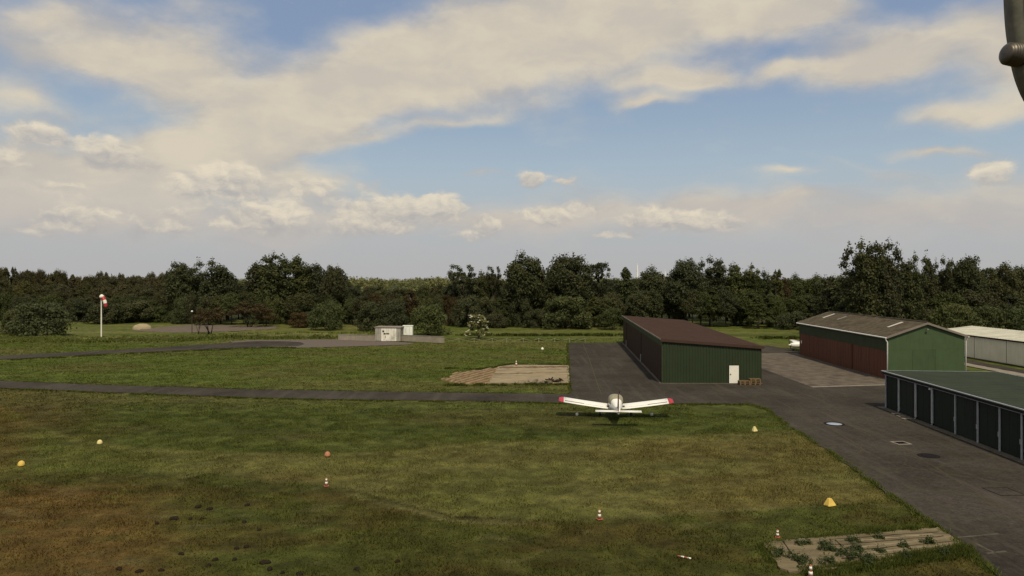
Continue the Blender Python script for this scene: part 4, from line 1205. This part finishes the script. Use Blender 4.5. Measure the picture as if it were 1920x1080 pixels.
m = MB(); m.box(-.9,.9,-.5,.5,0,1.048); m.build('stand', MT['concretewall'], tk)
m = MB(); m.box(-.55,-.5,-.63,-.602,1.5,2.4); m.build('label_plate', MT['debris'], tk)
# rope barrier
xs_, ys_ = [], []
rf = empty('rope_fence', (*G(831,640), 0), 0, 'low barrier of short posts with sagging pale rope behind the far grass', 'fence')
bx, by = G(831,640); prev = None
pp = [833,860.7,889,923,950,981,1010,1040,1068,1097]
for i, px in enumerate(pp):
    x, y = G(px, 642.5-.0012*(px-831)); x -= bx; y -= by
    m = MB(); m.tube([(x,y,0),(x,y,.78),(x,y,.84)], [.07,.065,.03], 8); m.build('post', MT['rope'], rf)
    if prev:
        m = MB(); m.tube([(prev[0]+(x-prev[0])*t, prev[1]+(y-prev[1])*t, .78-.34*4*t*(1-t)) for t in [k/8 for k in range(9)]], .045, 6); m.build('rope', MT['rope'], rf)
    prev = (x, y)

# ------------------------------------------------------------------ windsock, lamp, sand pile, mast
x, y = G(190,636)
ws = empty('windsock_mast', (x, y, 0), 0, 'white pole carrying a drooping red and white windsock at left', 'windsock')
m = MB(); m.tube([(0,0,0),(0,0,4),(0,0,8.35)], [.13,.12,.10], 10); m.build('pole', MT['white'], ws)
m = MB(); m.lathe([(.34,0),(.36,.12),(.3,.2)], (0,0,0), 12); m.build('base', MT['concretewall'], ws)
c0 = Vector((-.05,-.05,8.75)); pts = [c0, c0+Vector((.42,-.1,-.32)), c0+Vector((.78,-.2,-.86)), c0+Vector((1.02,-.25,-1.5)), c0+Vector((1.15,-.3,-2.15))]
rad = [.42,.41,.37,.32,.26]
m = MB(); m.tube([Vector((0,0,8.2)), Vector((0,0,8.9))], .05, 8); m.tube([c0+Vector((-.5,.05,.05)), c0+Vector((.5,-.05,.05))], .03, 6); m.build('swivel', MT['darkmetal'], ws)
for k in range(4):
    m = MB(); mid = (pts[k]+pts[k+1])/2+Vector((.03,0,.03))
    m.tube([pts[k], mid, pts[k+1]], [rad[k], (rad[k]+rad[k+1])/2, rad[k+1]], 14, caps=(k == 0))
    m.build('sock_band', MT['white' if k in (0, 2) else 'planered'], ws, True)
x, y = G(360,628)
lp = empty('lamp_post', (x, y, 0), 0, 'thin dark pole with a small white lamp near the reddish shrubs at left', 'lamp post')
m = MB(); m.tube([(0,0,0),(0,0,2.5),(0,0,5.0)], [.09,.08,.06], 8); m.build('pole', MT['bark'], lp)
m = MB(); m.lathe([(.06,0),(.2,.08),(.24,.22),(.16,.34),(.01,.4)], (0,0,4.95), 12); m.build('lamp', MT['white'], lp, True)
x, y = G(263,617)
o = lump('sand_pile', (x, y+1.0, -.1), 2.35, 1.7, 1.35, MT['palesand'], 77, 28, 10, .14); tag(o, 'pale heap of sand beside the dirt track in front of the left bushes', 'sand pile')
for (px, yt, wd, D, lab) in ((1195,499,.9,1500,'tall slim white mast rising far beyond the trees, left of the flat-topped tree'), (1247,510,.8,1700,'shorter slim white mast just visible far beyond the trees')):
    X, Y, Z = PT(px, yt, D)
    o = empty('distant_mast', (X, Y, 0), 0, lab, 'mast', 'distant white masts')
    m = MB(); m.tube([(0,0,0),(0,0,Z*.6),(0,0,Z)], [wd*2.6,wd*2.1,wd*1.6], 10); m.build('tower', MT['mastwhite'], o)
    m = MB(); m.tube([(0,0,Z),(0,0,Z+6)], [.7,.4], 6); m.build('antenna', MT['mastwhite'], o)

# ------------------------------------------------------------------ camera mast with its bracket
MX, MY = .62, .50
mast = empty('steel_mast', (MX, MY, 0), 0, 'weathered steel mast bracket with a threaded bolt at the upper right corner', 'mast')
m = MB(); m.tube([(0,0,0),(0,0,14.5)], .06, 16); m.build('pole', MT['galva'], mast, True)
YB = .50
path = [(1928,-330),(1914,-200),(1909,-100),(1909,-20),(1912,40),(1917,80),(1923,115),(1933,150),(1950,185),(1980,220),(2030,255),(2110,275),(2300,280)]
P = [Vector(PT(px, py, YB)) - Vector((MX, MY, 0)) for px, py in path]
def bar(path, prof):
    rings = []
    for i, p in enumerate(path):
        d = (path[min(i+1,len(path)-1)]-path[max(i-1,0)]).normalized(); s = Vector((d.z, 0, -d.x))
        if s.x > 0: s = -s
        rings.append([p + s*a + Vector((0, b, 0)) for a, b in prof])
    return rings
pf = 1/F*YB
sm = []
for i in range(len(P)-1):
    for t in (0, .25, .5, .75): 
        p0, p1, p2, p3 = P[max(i-1,0)], P[i], P[i+1], P[min(i+2,len(P)-1)]
        sm.append(.5*((2*p1)+(p2-p0)*t+(2*p0-5*p1+4*p2-p3)*t*t+(3*p1-p0-3*p2+p3)*t**3))
sm.append(P[-1])
m = MB(); m.loft(bar(sm, [(17*pf,.003),(15.5*pf,-.0005),(12*pf,-.003),(2*pf,-.0042),(-1*pf,-.0046),(-2*pf,-.0068),(-9*pf,-.0070),(-11*pf,-.004),(-13*pf,.0),(-30*pf,.0015),(-30*pf,.006),(17*pf,.006)]))
m.build('bracket', MT['galva'], mast, True)
bc = Vector(PT(1908,104,YB)) - Vector((MX, MY, 0)) + Vector((0,-.001,0))
prof = [(.0082,-.004)]
for k in range(5):
    z = k*.0018; q_ = .0083*(1-.02*k); prof += [(q_*.86, z), (q_, z+.0005), (q_, z+.0011), (q_*.86, z+.0016)]
prof += [(.0069,.0093),(.0054,.0106),(.0030,.0114),(.0003,.0116)]
m = MB(); m.lathe(prof, bc, 28, 0, (-1,-.16,.06)); m.build('bolt', MT['boltsteel'], mast, True)
# ------------------------------------------------------------------ trees
def leaf_cloud(centers, radii, per, leaf, seed, flat=1.0, droop=0.0, wisps=0.0):
    """thousands of leaf-sized faces in clusters round the limb ends"""
    r = np.random.default_rng(seed)
    C = np.repeat(np.array(centers), per, 0); Rr = np.repeat(np.array(radii), per)
    n = len(C)
    d = r.normal(size=(n,3)); d /= np.linalg.norm(d, axis=1)[:,None]
    rad = Rr*(r.random(n)**.5)*(1+ .26*np.abs(r.normal(size=n))*(r.random(n) < .5))
    P = C + d*rad[:,None]*np.array((1,1,.72*flat)); P[:,2] -= droop*(rad/Rr)**2*Rr
    if wisps: P[:,2] += wisps*Rr*np.clip(d[:,2],0,1)**4*r.random(n)*1.6
    nrm = d*.75 + r.normal(0,.5,(n,3)) + np.array((0,0,.35)); nrm /= np.linalg.norm(nrm, axis=1)[:,None]
    t = np.cross(nrm, r.normal(size=(n,3))); t /= np.linalg.norm(t, axis=1)[:,None]; b = np.cross(nrm, t)
    s = leaf*(.55+.9*r.random(n))[:,None]; s2 = s*(.55+.4*r.random(n))[:,None]
    k = .25*s*nrm
    V = np.stack([P-t*s, P-b*s2-k, P+t*s*1.1, P+b*s2-k], 1)
    return V.reshape(-1,3), np.arange(n*4).reshape(-1,4)

def crown_points(kind, seed):
    r = random.Random(seed); C, Rd = [], []
    if kind == 'round':       # broad dome, height 16
        for i in range(92):
            ga = i*2.39996; t = (i+.5)/92; cz = 1-1.55*t; rr_ = math.sqrt(max(0, 1-cz*cz)); lob = 1+.16*math.sin(3*ga+seed)+r.uniform(-.12,.12)
            k = r.uniform(.80,1.0) if i % 4 else r.uniform(.35,.7)
            q = 4.3*rr_*lob*k; z = 8.6+6.0*cz*(1+.10*math.sin(5*ga+seed))*k
            C.append((q*math.cos(ga), q*math.sin(ga), z)); Rd.append(r.uniform(1.0, 1.7))
    elif kind == 'tall':      # several upright leaders
        lead = [(r.uniform(-2.6,2.6), r.uniform(-2.4,2.4), r.uniform(12.0,15.2)) for _ in range(8)] + [(r.uniform(-.6,.6),0,15.3)]
        for lx, ly, lz in lead:
            for i in range(11):
                t = i/10; z = 3.0+(lz-3.0)*t; sp = (2.1-1.2*t)
                C.append((lx*(.55+.5*t)+r.uniform(-1,1)*sp, ly*(.55+.5*t)+r.uniform(-1,1)*sp, z+r.uniform(-.5,.5))); Rd.append(1.75-.85*t+r.uniform(-.2,.3))
    elif kind == 'sparse':    # open crown with separate clumps
        for i in range(72):
            a = r.uniform(0, 6.283); z = 4.5+10.4*r.random()**.75; env = 4.6*math.sqrt(max(.08, 1-((z-10.5)/6.2)**2)); q = env*r.uniform(.4,1)
            C.append((q*math.cos(a), q*math.sin(a), z)); Rd.append(r.uniform(.6,1.2))
    elif kind == 'birch':
        for i in range(46):
            a = r.uniform(0, 6.283); t = r.random(); z = 3.8+11.6*t; q = (2.9*(1-t)**.6+.35)*r.uniform(.3,1)
            C.append((q*math.cos(a), q*math.sin(a), z)); Rd.append(r.uniform(.7,1.25)*(1.1-.5*t))
    elif kind == 'bush':      # height 5, half width 4
        for i in range(52):
            a = r.uniform(0, 6.283); t = r.random()**.9; z = .3+3.7*t; env = 3.5*math.sqrt(max(.03, 1-(max(z-.9,0)/3.3)**2)); q = env*r.uniform(.3,1)**.5
            C.append((q*math.cos(a), q*math.sin(a), z)); Rd.append(r.uniform(.7,1.25))
    elif kind == 'shrub':     # small flat-topped tree on thin stems, height 5
        for i in range(26):
            a = r.uniform(0, 6.283); q = 2.6*math.sqrt(r.random()); z = 2.6+2.0*r.random()*(1-(q/3)**2)
            C.append((q*math.cos(a), q*math.sin(a), z)); Rd.append(r.uniform(.4,.75))
    return C, Rd
SPEC = dict(round=(16,5.2,165,.19), tall=(16,4.2,170,.18), sparse=(16,5.0,120,.17), birch=(16,3.2,170,.16), bush=(5,4.1,220,.115), shrub=(5,2.9,120,.10))
PROTO = {}
def proto(kind, i, leaf):
    key = (kind, i, leaf)
    if key in PROTO: return PROTO[key]
    C, Rd = crown_points(kind, 1000+i*17+len(kind))
    Ht, hw, per, lf = SPEC[kind]
    V, Fc = leaf_cloud(C, Rd, per, lf, 50+i, wisps=.9 if kind in ('tall','birch') else .35 if kind == 'round' else 0, droop=.5 if kind == 'birch' else .1)
    V[:,2] = np.maximum(V[:,2], .08)
    zmax = np.percentile(V[:,2], 99.6); V[:,2] *= Ht/zmax if zmax > 0 else 1
    cr = np_mesh('crown', V, Fc, LEAF[leaf], link=False)
    r = random.Random(i*31+7); m = MB()
    if kind in ('bush','shrub'):
        for k in range(5):
            a = r.uniform(0,6.28); c = C[r.randrange(len(C))]
            m.tube([(math.cos(a)*.25, math.sin(a)*.25, -.1), (c[0]*.35+r.uniform(-.2,.2), c[1]*.35, c[2]*.5), (c[0]*.85, c[1]*.85, c[2])], [.09,.06,.025], 6)
    else:
        top = Ht*.82; bend = [(0,0)]+[(r.uniform(-.3,.3), r.uniform(-.3,.3)) for _ in range(4)]
        zs = [-.2, 3.0, 6.0, 9.0, top]; m.tube([(b[0],b[1],z) for b, z in zip(bend, zs)], [.34,.26,.20,.14,.05], 8)
        for k in range(14 if kind != 'sparse' else 20):
            c = C[(k*5) % len(C)]; z0 = min(max(c[2]-r.uniform(1.5,3.0), 2.4), 11)
            m.tube([(0,0,z0), (c[0]*.5, c[1]*.5, (z0+c[2])/2+.3), (c[0]*.95, c[1]*.95, c[2])], [.12,.08,.03], 5)
    tr = m.mesh('trunk', MT['birchbark' if kind == 'birch' else 'bark'], True)
    PROTO[key] = (cr, tr); return PROTO[key]
NVAR = dict(round=5, tall=4, sparse=3, birch=3, bush=5, shrub=3)
TR = random.Random(3)
def tree(name, X, Y, height, hw, kind, leaf, label, cat, group=None, tint=None, z0=-.05):
    Ht, hw0, _, _ = SPEC[kind]
    cr, tr = proto(kind, TR.randrange(NVAR[kind]), leaf)
    o = empty(name, (X, Y, z0), TR.uniform(0, 6.28), label, cat, group)
    o.scale = (hw/hw0, hw/hw0*TR.uniform(.9,1.1), height/Ht)
    c = bpy.data.objects.new('crown' if kind not in ('bush','shrub') else 'foliage', cr); COL.objects.link(c); c.parent = o
    t = tint or (1,1,1); k = TR.uniform(.85, 1.15)
    c.color = (t[0]*k*TR.uniform(.93,1.07), t[1]*k, t[2]*k*TR.uniform(.9,1.1), 1)
    s = bpy.data.objects.new('trunk' if kind not in ('bush','shrub') else 'stems', tr); COL.objects.link(s); s.parent = o
    return o
def tree_px(name, px, ytop, D, hwpx, kind, leaf, label, cat='tree', group=None, tint=None):
    X, Y, Z = PT(px, ytop, D)
    return tree(name, X, Y, Z, hwpx*D/F, kind, leaf, label, cat, group, tint)

SK = 'trees standing out along the skyline'
for a in [
 # px, top, D, half width px, kind, leaf, label
 (340,494,205,34,'round','dark','dark rounded tree, first of the clump to the right of the windsock'),
 (398,491,203,36,'tall','dark','tall dark tree with several tops, right half of the clump beside the windsock wood'),
 (428,512,214,22,'round','dark','lower dark tree filling the right shoulder of the clump beside the windsock wood'),
 (478,496,200,30,'tall','dark','left flank tree of the large pale-grey-green clump at left of centre'),
 (518,480,198,40,'tall','mid','tallest tree of the large clump at left of centre, behind the bushes'),
 (556,484,202,36,'tall','mid','tree with feathery top just right of the tallest in the large clump'),
 (592,497,204,30,'round','dark','rounded tree on the right shoulder of the large clump'),
 (628,500,196,24,'round','dark','dark round-headed tree at the right end of the large clump, before the gap'),
 (868,497,196,32,'sparse','dark','open-crowned tree with sky showing through, first right of the skyline gap'),
 (905,512,200,22,'round','mid','low brownish tree crown between the two open-crowned trees'),
 (927,500,198,18,'sparse','dark','narrow open-crowned tree with a bare trunk left of the big dome-shaped tree'),
 (985,478,190,44,'round','dark','big dome-shaped dark tree right of centre'),
 (1027,502,204,9,'birch','dark','thin pointed treetop between the two big domed trees'),
 (1066,480,192,46,'round','dark','broad tree with a ragged leafy top right of the big dome-shaped tree'),
 (1122,493,196,26,'sparse','dark','lighter open-topped tree right of the broad ragged tree'),
 (1175,503,198,28,'birch','mid','brownish green tree just left of the distant tall mast'),
 (1222,504,196,34,'round','dark','open rounded tree just right of the distant tall mast'),
 (1285,488,188,36,'round','dark','tall flat-topped tree above the long hangar roof, left half'),
 (1332,486,190,30,'tall','dark','tall tree with spiky top above the long hangar roof, right half'),
 (1378,498,192,32,'tall','mid','tree with thin upright twigs on top, behind the right end of the long hangar'),
 (1412,500,196,26,'tall','mid','green tree with wispy top right of the long hangar'),
 (1456,507,190,20,'birch','mid','small pointed pale tree in the dip between the hangars'),
 (1492,517,196,26,'round','mid','low brownish tree in the dip above the parked nose'),
 (1530,518,194,28,'round','mid','low rounded tree just left of the tallest trees at right'),
 (1558,520,186,18,'birch','mid','slim low tree at the left foot of the tallest trees'),
 (1612,457,140,40,'tall','dark','tallest tree at right, left one of the windswept pair behind the gabled hangar'),
 (1664,459,141,38,'tall','dark','tallest tree at right, right one of the windswept pair behind the gabled hangar'),
 (1712,482,144,26,'tall','dark','tree with feathery spikes right of the windswept pair'),
 (1742,488,146,20,'birch','dark','narrow tree between the feathery one and the dark dome at far right'),
 (1768,487,148,20,'tall','dark','slender tree touching the left side of the dark dome at far right'),
 (1812,484,148,34,'round','dark','dark dome-topped tree above the white hangar'),
 (1850,503,152,22,'sparse','dark','small open tree right of the dark dome above the white hangar'),
 (1882,497,150,32,'round','dark','rounded tree second from the right edge of the view'),
 (1918,502,152,28,'round','dark','rounded tree cut off by the right edge of the view'),
]:
    tree_px('tree', *a, 'tree', SK)

# deeper rows fill the wood behind
def fill(n, x0, x1, ytops, D0, D1, hw0, hw1, kinds, leaves, label, group, seed, tint=None):
    global TR
    r = random.Random(seed); old = TR; TR = random.Random(seed+1)
    for i in range(n):
        px = x0+(x1-x0)*(i+r.uniform(.1,.9))/n; D = r.uniform(D0, D1)
        yt = float(np.interp(px, [p[0] for p in ytops], [p[1] for p in ytops])) + r.uniform(-2, 9)
        tree_px('tree', px, yt, D, r.uniform(hw0, hw1)*200/D, r.choice(kinds), r.choice(leaves), label, 'tree', group, tint)
    TR = old
LW = [(-60,500),(0,499),(50,507),(100,507),(140,511),(180,512),(230,512),(300,514),(330,516)]
fill(30, -70, 320, LW, 235, 265, 15, 24, ['round','round','birch'], ['dark','mid','dark'], 'low brownish-topped tree on the crest of the wide wood at far left', 'trees along the crest of the left wood', 21, (1.15,.95,1.0))
fill(26, -70, 330, [(p[0],p[1]+22) for p in LW], 212, 232, 17, 26, ['round','round','tall'], ['dark','mid','dark'], 'dark tree in the middle depth of the wide wood at far left', 'trees in the middle of the left wood', 22, (1.1,.97,1))
fill(22, -70, 330, [(p[0],p[1]+42) for p in LW], 208, 216, 18, 26, ['round','bush'], ['dark','mid'], 'low tree on the near edge of the wide wood at far left', 'trees on the near edge of the left wood', 23)
fill(16, 325, 660, [(325,520),(440,522),(660,528)], 214, 235, 20, 28, ['round','tall'], ['dark'], 'dark tree standing behind the clumps at left of centre', 'trees behind the left clumps', 24)
fill(14, 330, 660, [(330,552),(480,548),(660,552)], 192, 198, 18, 26, ['round','bush'], ['dark','mid'], 'low tree under the clumps at left of centre', 'trees under the left clumps', 25)
fill(16, 645, 860, [(645,535),(700,539),(770,538),(850,527)], 196, 225, 17, 27, ['round','round','birch'], ['dark','dark','mid','red'], 'low dark tree below the bright gap in the skyline', 'trees below the skyline gap', 26)
fill(12, 650, 860, [(650,552),(860,556)], 188, 196, 16, 22, ['round','bush'], ['dark','mid','red'], 'low dense tree at the field edge below the skyline gap', 'trees at the field edge below the gap', 27)
fill(26, 850, 1440, [(850,524),(985,516),(1160,522),(1300,512),(1440,528)], 205, 235, 22, 32, ['round','tall'], ['dark'], 'dark tree deep in the wood behind the big dome tree and long hangar', 'trees deep in the middle wood', 28)
fill(26, 850, 1440, [(850,556),(985,552),(1160,550),(1300,540),(1440,548)], 184, 194, 18, 26, ['round','birch','bush'], ['dark','dark','mid'], 'lower tree along the front of the wood behind the apron', 'trees along the front of the middle wood', 29)
fill(10, 1420, 1580, [(1420,524),(1580,522)], 188, 215, 18, 26, ['round','birch','round'], ['mid','mid','red'], 'brownish tree in the dip of the wood between the two big hangars', 'trees in the dip between the hangars', 30)
fill(10, 1420, 1580, [(1420,552),(1580,552)], 178, 186, 17, 24, ['birch','round','bush'], ['mid','dark'], 'lower tree along the field edge between the two big hangars', 'trees at the field edge between the hangars', 31)
fill(18, 1575, 1990, [(1575,512),(1640,500),(1720,512),(1820,516),(1990,522)], 152, 172, 26, 34, ['round','tall'], ['dark'], 'dark tree filling the wood behind the gabled and white hangars', 'trees filling the right wood', 32)
fill(12, 1575, 1990, [(1575,552),(1700,548),(1990,548)], 142, 150, 22, 30, ['round','birch'], ['dark','dark','mid'], 'lower dark tree close behind the gabled and white hangars', 'lower trees in the right wood', 33)

# bushes one can tell apart
for a in [
 (75,568,152,58,'bush','dark','large dark rounded bush at far left, left of the windsock'),
 (30,580,160,30,'bush','mid','smaller bush leaning on the left side of the large dark bush'),
 (205,570,200,50,'bush','dark','wide low dark bush just behind the windsock pole'),
 (255,564,204,44,'bush','dark','dark bush behind the sand pile'),
 (300,574,206,34,'bush','mid','lighter low bush right of the sand pile'),
 (335,578,206,28,'bush','mid','small green bush left of the lamp post'),
 (560,586,184,28,'bush','red','reddish brown low hedge bush left of the round green bush'),
 (614,568,174,36,'bush','mid','round green bush left of the low concrete wall'),
 (588,584,186,34,'bush','dark','dark bush squeezed between the reddish bush and the round green one'),
 (700,566,172,40,'bush','dark','dark bush behind the left low concrete wall'),
 (742,562,170,30,'bush','dark','dark bush right above the stained shed'),
 (805,571,158,42,'bush','mid','bright green round bush behind the pale tank'),
 (1062,556,178,54,'bush','mid','big rounded green bush at the field edge right of centre'),
 (1005,580,182,30,'bush','dark','low dark bush left of the big rounded green bush'),
 (1150,578,176,30,'bush','mid','leafy bush at the left end of the long hangar'),
 (930,588,182,30,'bush','dark','low dark bush behind the flowering elder'),
 (1485,584,176,34,'bush','dark','dark bush at the field edge left of the gabled hangar'),
 (1790,571,128,52,'bush','mid','large grey-green bush above the left end of the white hangar'),
 (1850,574,130,46,'bush','mid','grey-green bush in the middle of the hedge above the white hangar'),
 (1912,576,128,50,'bush','mid','grey-green bush at the right end of the hedge above the white hangar'),
 (1745,580,134,34,'bush','dark','dark bush between the gabled roof and the hedge at right'),
]:
    tree_px('bush', *a, 'bush', 'bushes along the edge of the wood')
for a in [
 (393,577,158,36,'shrub','red','low spreading reddish tree on thin stems beside the lamp post'),
 (468,566,184,40,'shrub','red','taller reddish-brown tree with a pale trunk right of the spreading one'),
 (372,582,160,16,'shrub','red','small thin reddish tree touching the lamp post'),
 (498,588,186,24,'shrub','red','low reddish shrub between the pale-trunked tree and the hedge'),
]:
    tree_px('shrub', *a, 'shrub', 'reddish shrubs by the dirt track')
tree_px('tree', 770,544,172,22,'birch','red','brown-tinged upright tree behind the pale tank')

# flowering elder
X, Y = G(896,634)
el = empty('elder_shrub', (X, Y, -.05), 0, 'elder shrub with cream flower heads in front of the dark trees', 'shrub')
r = random.Random(4); C, Rd = [], []
for i in range(26):
    a = r.uniform(0,6.28); q = 2.7*math.sqrt(r.random()); z = r.uniform(.6,4.6); C.append((q*math.cos(a)*(1-.1*z), q*math.sin(a)*(1-.1*z), z)); Rd.append(r.uniform(.4,.7))
V, Fc = leaf_cloud(C, Rd, 60, .17, 9); V[:,2] = np.maximum(V[:,2], .05)
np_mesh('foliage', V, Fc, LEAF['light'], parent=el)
fl = []
for i in range(44):
    a = r.uniform(math.pi*.95, math.pi*2.05); z = r.uniform(.7,4.9); q = 2.8*(1-.10*z)*r.uniform(.7,1.1); fl.append((q*math.cos(a), q*math.sin(a), z))
V, Fc = leaf_cloud(fl[:30], [.22]*30, 16, .09, 10, flat=.45); np_mesh('blossom', V, Fc, MT['flower'], parent=el)
m = MB()
for k in range(6):
    c = C[k*4]; m.tube([(0,0,0),(c[0]*.5,c[1]*.5,c[2]*.5),(c[0],c[1],c[2])], [.07,.05,.02], 5)
m.build('stems', MT['bark'], el)

# weeds on the slab
WEEDS = [(1600,1017,.20,.35),(1506,1022,.16,.30),(1553,1033,.26,.42),(1575,1038,.18,.3),(1600,1032,.2,.35),(1548,1022,.12,.25),(1462,1043,.28,.4),(1492,1050,.30,.45),
         (1508,1060,.34,.5),(1552,1056,.30,.42),(1598,1052,.40,.6),(1612,1048,.34,.5),(1628,1053,.26,.4),(1650,1011,.12,.25),(1742,1021,.30,.35),(1696,1027,.16,.28),(1770,1040,.2,.3),(1650,1036,.12,.2),(1690,1045,.3,.4)]
names = {5:'tiny weed',10:'tallest clump of weeds in the middle of the weedy slab'}
for i, (px, py, hh, wd) in enumerate(WEEDS):
    X, Y = G(px, py); o = empty('weed', (X, Y, .04), r.uniform(0,6), 'green weed clump growing through the weedy slab at lower right', 'weed', 'weeds growing through the slab')
    if i == 10: o['label'] = 'tallest weed clump, in the middle of the front half of the weedy slab'
    C, Rd = [], []
    for k in range(12):
        a = r.uniform(0,6.28); q = wd*1.1*r.random()**.8; C.append((q*math.cos(a), q*math.sin(a)*.8, hh*r.uniform(.1,.9)*(1-.5*q/wd))); Rd.append(r.uniform(.06,.13))
    V, Fc = leaf_cloud(C, [q_*1.3 for q_ in Rd], 48, .030, 300+i, wisps=1.6); V[:,2] = np.maximum(V[:,2], .0)
    np_mesh('leaves', V, Fc, LEAF['weed'], parent=o)
    m = MB()
    for k in range(4): c = C[k]; m.tube([(c[0]*.3,c[1]*.3,-.02),(c[0],c[1],c[2])], [.008,.004], 4)
    m.build('stems', LEAF['weed'], o)

# far woods, one mass to the horizon
r = np.random.default_rng(8); C, Rd = [], []
for i in range(620):
    D = 420*(2600/420)**r.random(); px = r.uniform(-500, 2400); X = (px-CX)/F*D
    top = min(11 + r.uniform(0,4.0) + (D-420)/2200*5.0, 12 + 6.0/F*D); w_ = r.uniform(5,9)*(1+D/1500)
    for k in range(7):
        C.append((X+r.uniform(-w_,w_), D+r.uniform(-w_,w_), top*r.uniform(.35,.9))); Rd.append(top*.22*r.uniform(.8,1.4))
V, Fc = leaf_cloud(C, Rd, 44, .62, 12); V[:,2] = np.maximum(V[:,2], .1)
tag(np_mesh('distant_wood', V, Fc, LEAF['light']), 'pale yellow-green woods far away in the skyline gap', 'wood', kind='stuff')  # sunlit look of the far wood is put into its paler leaf colour
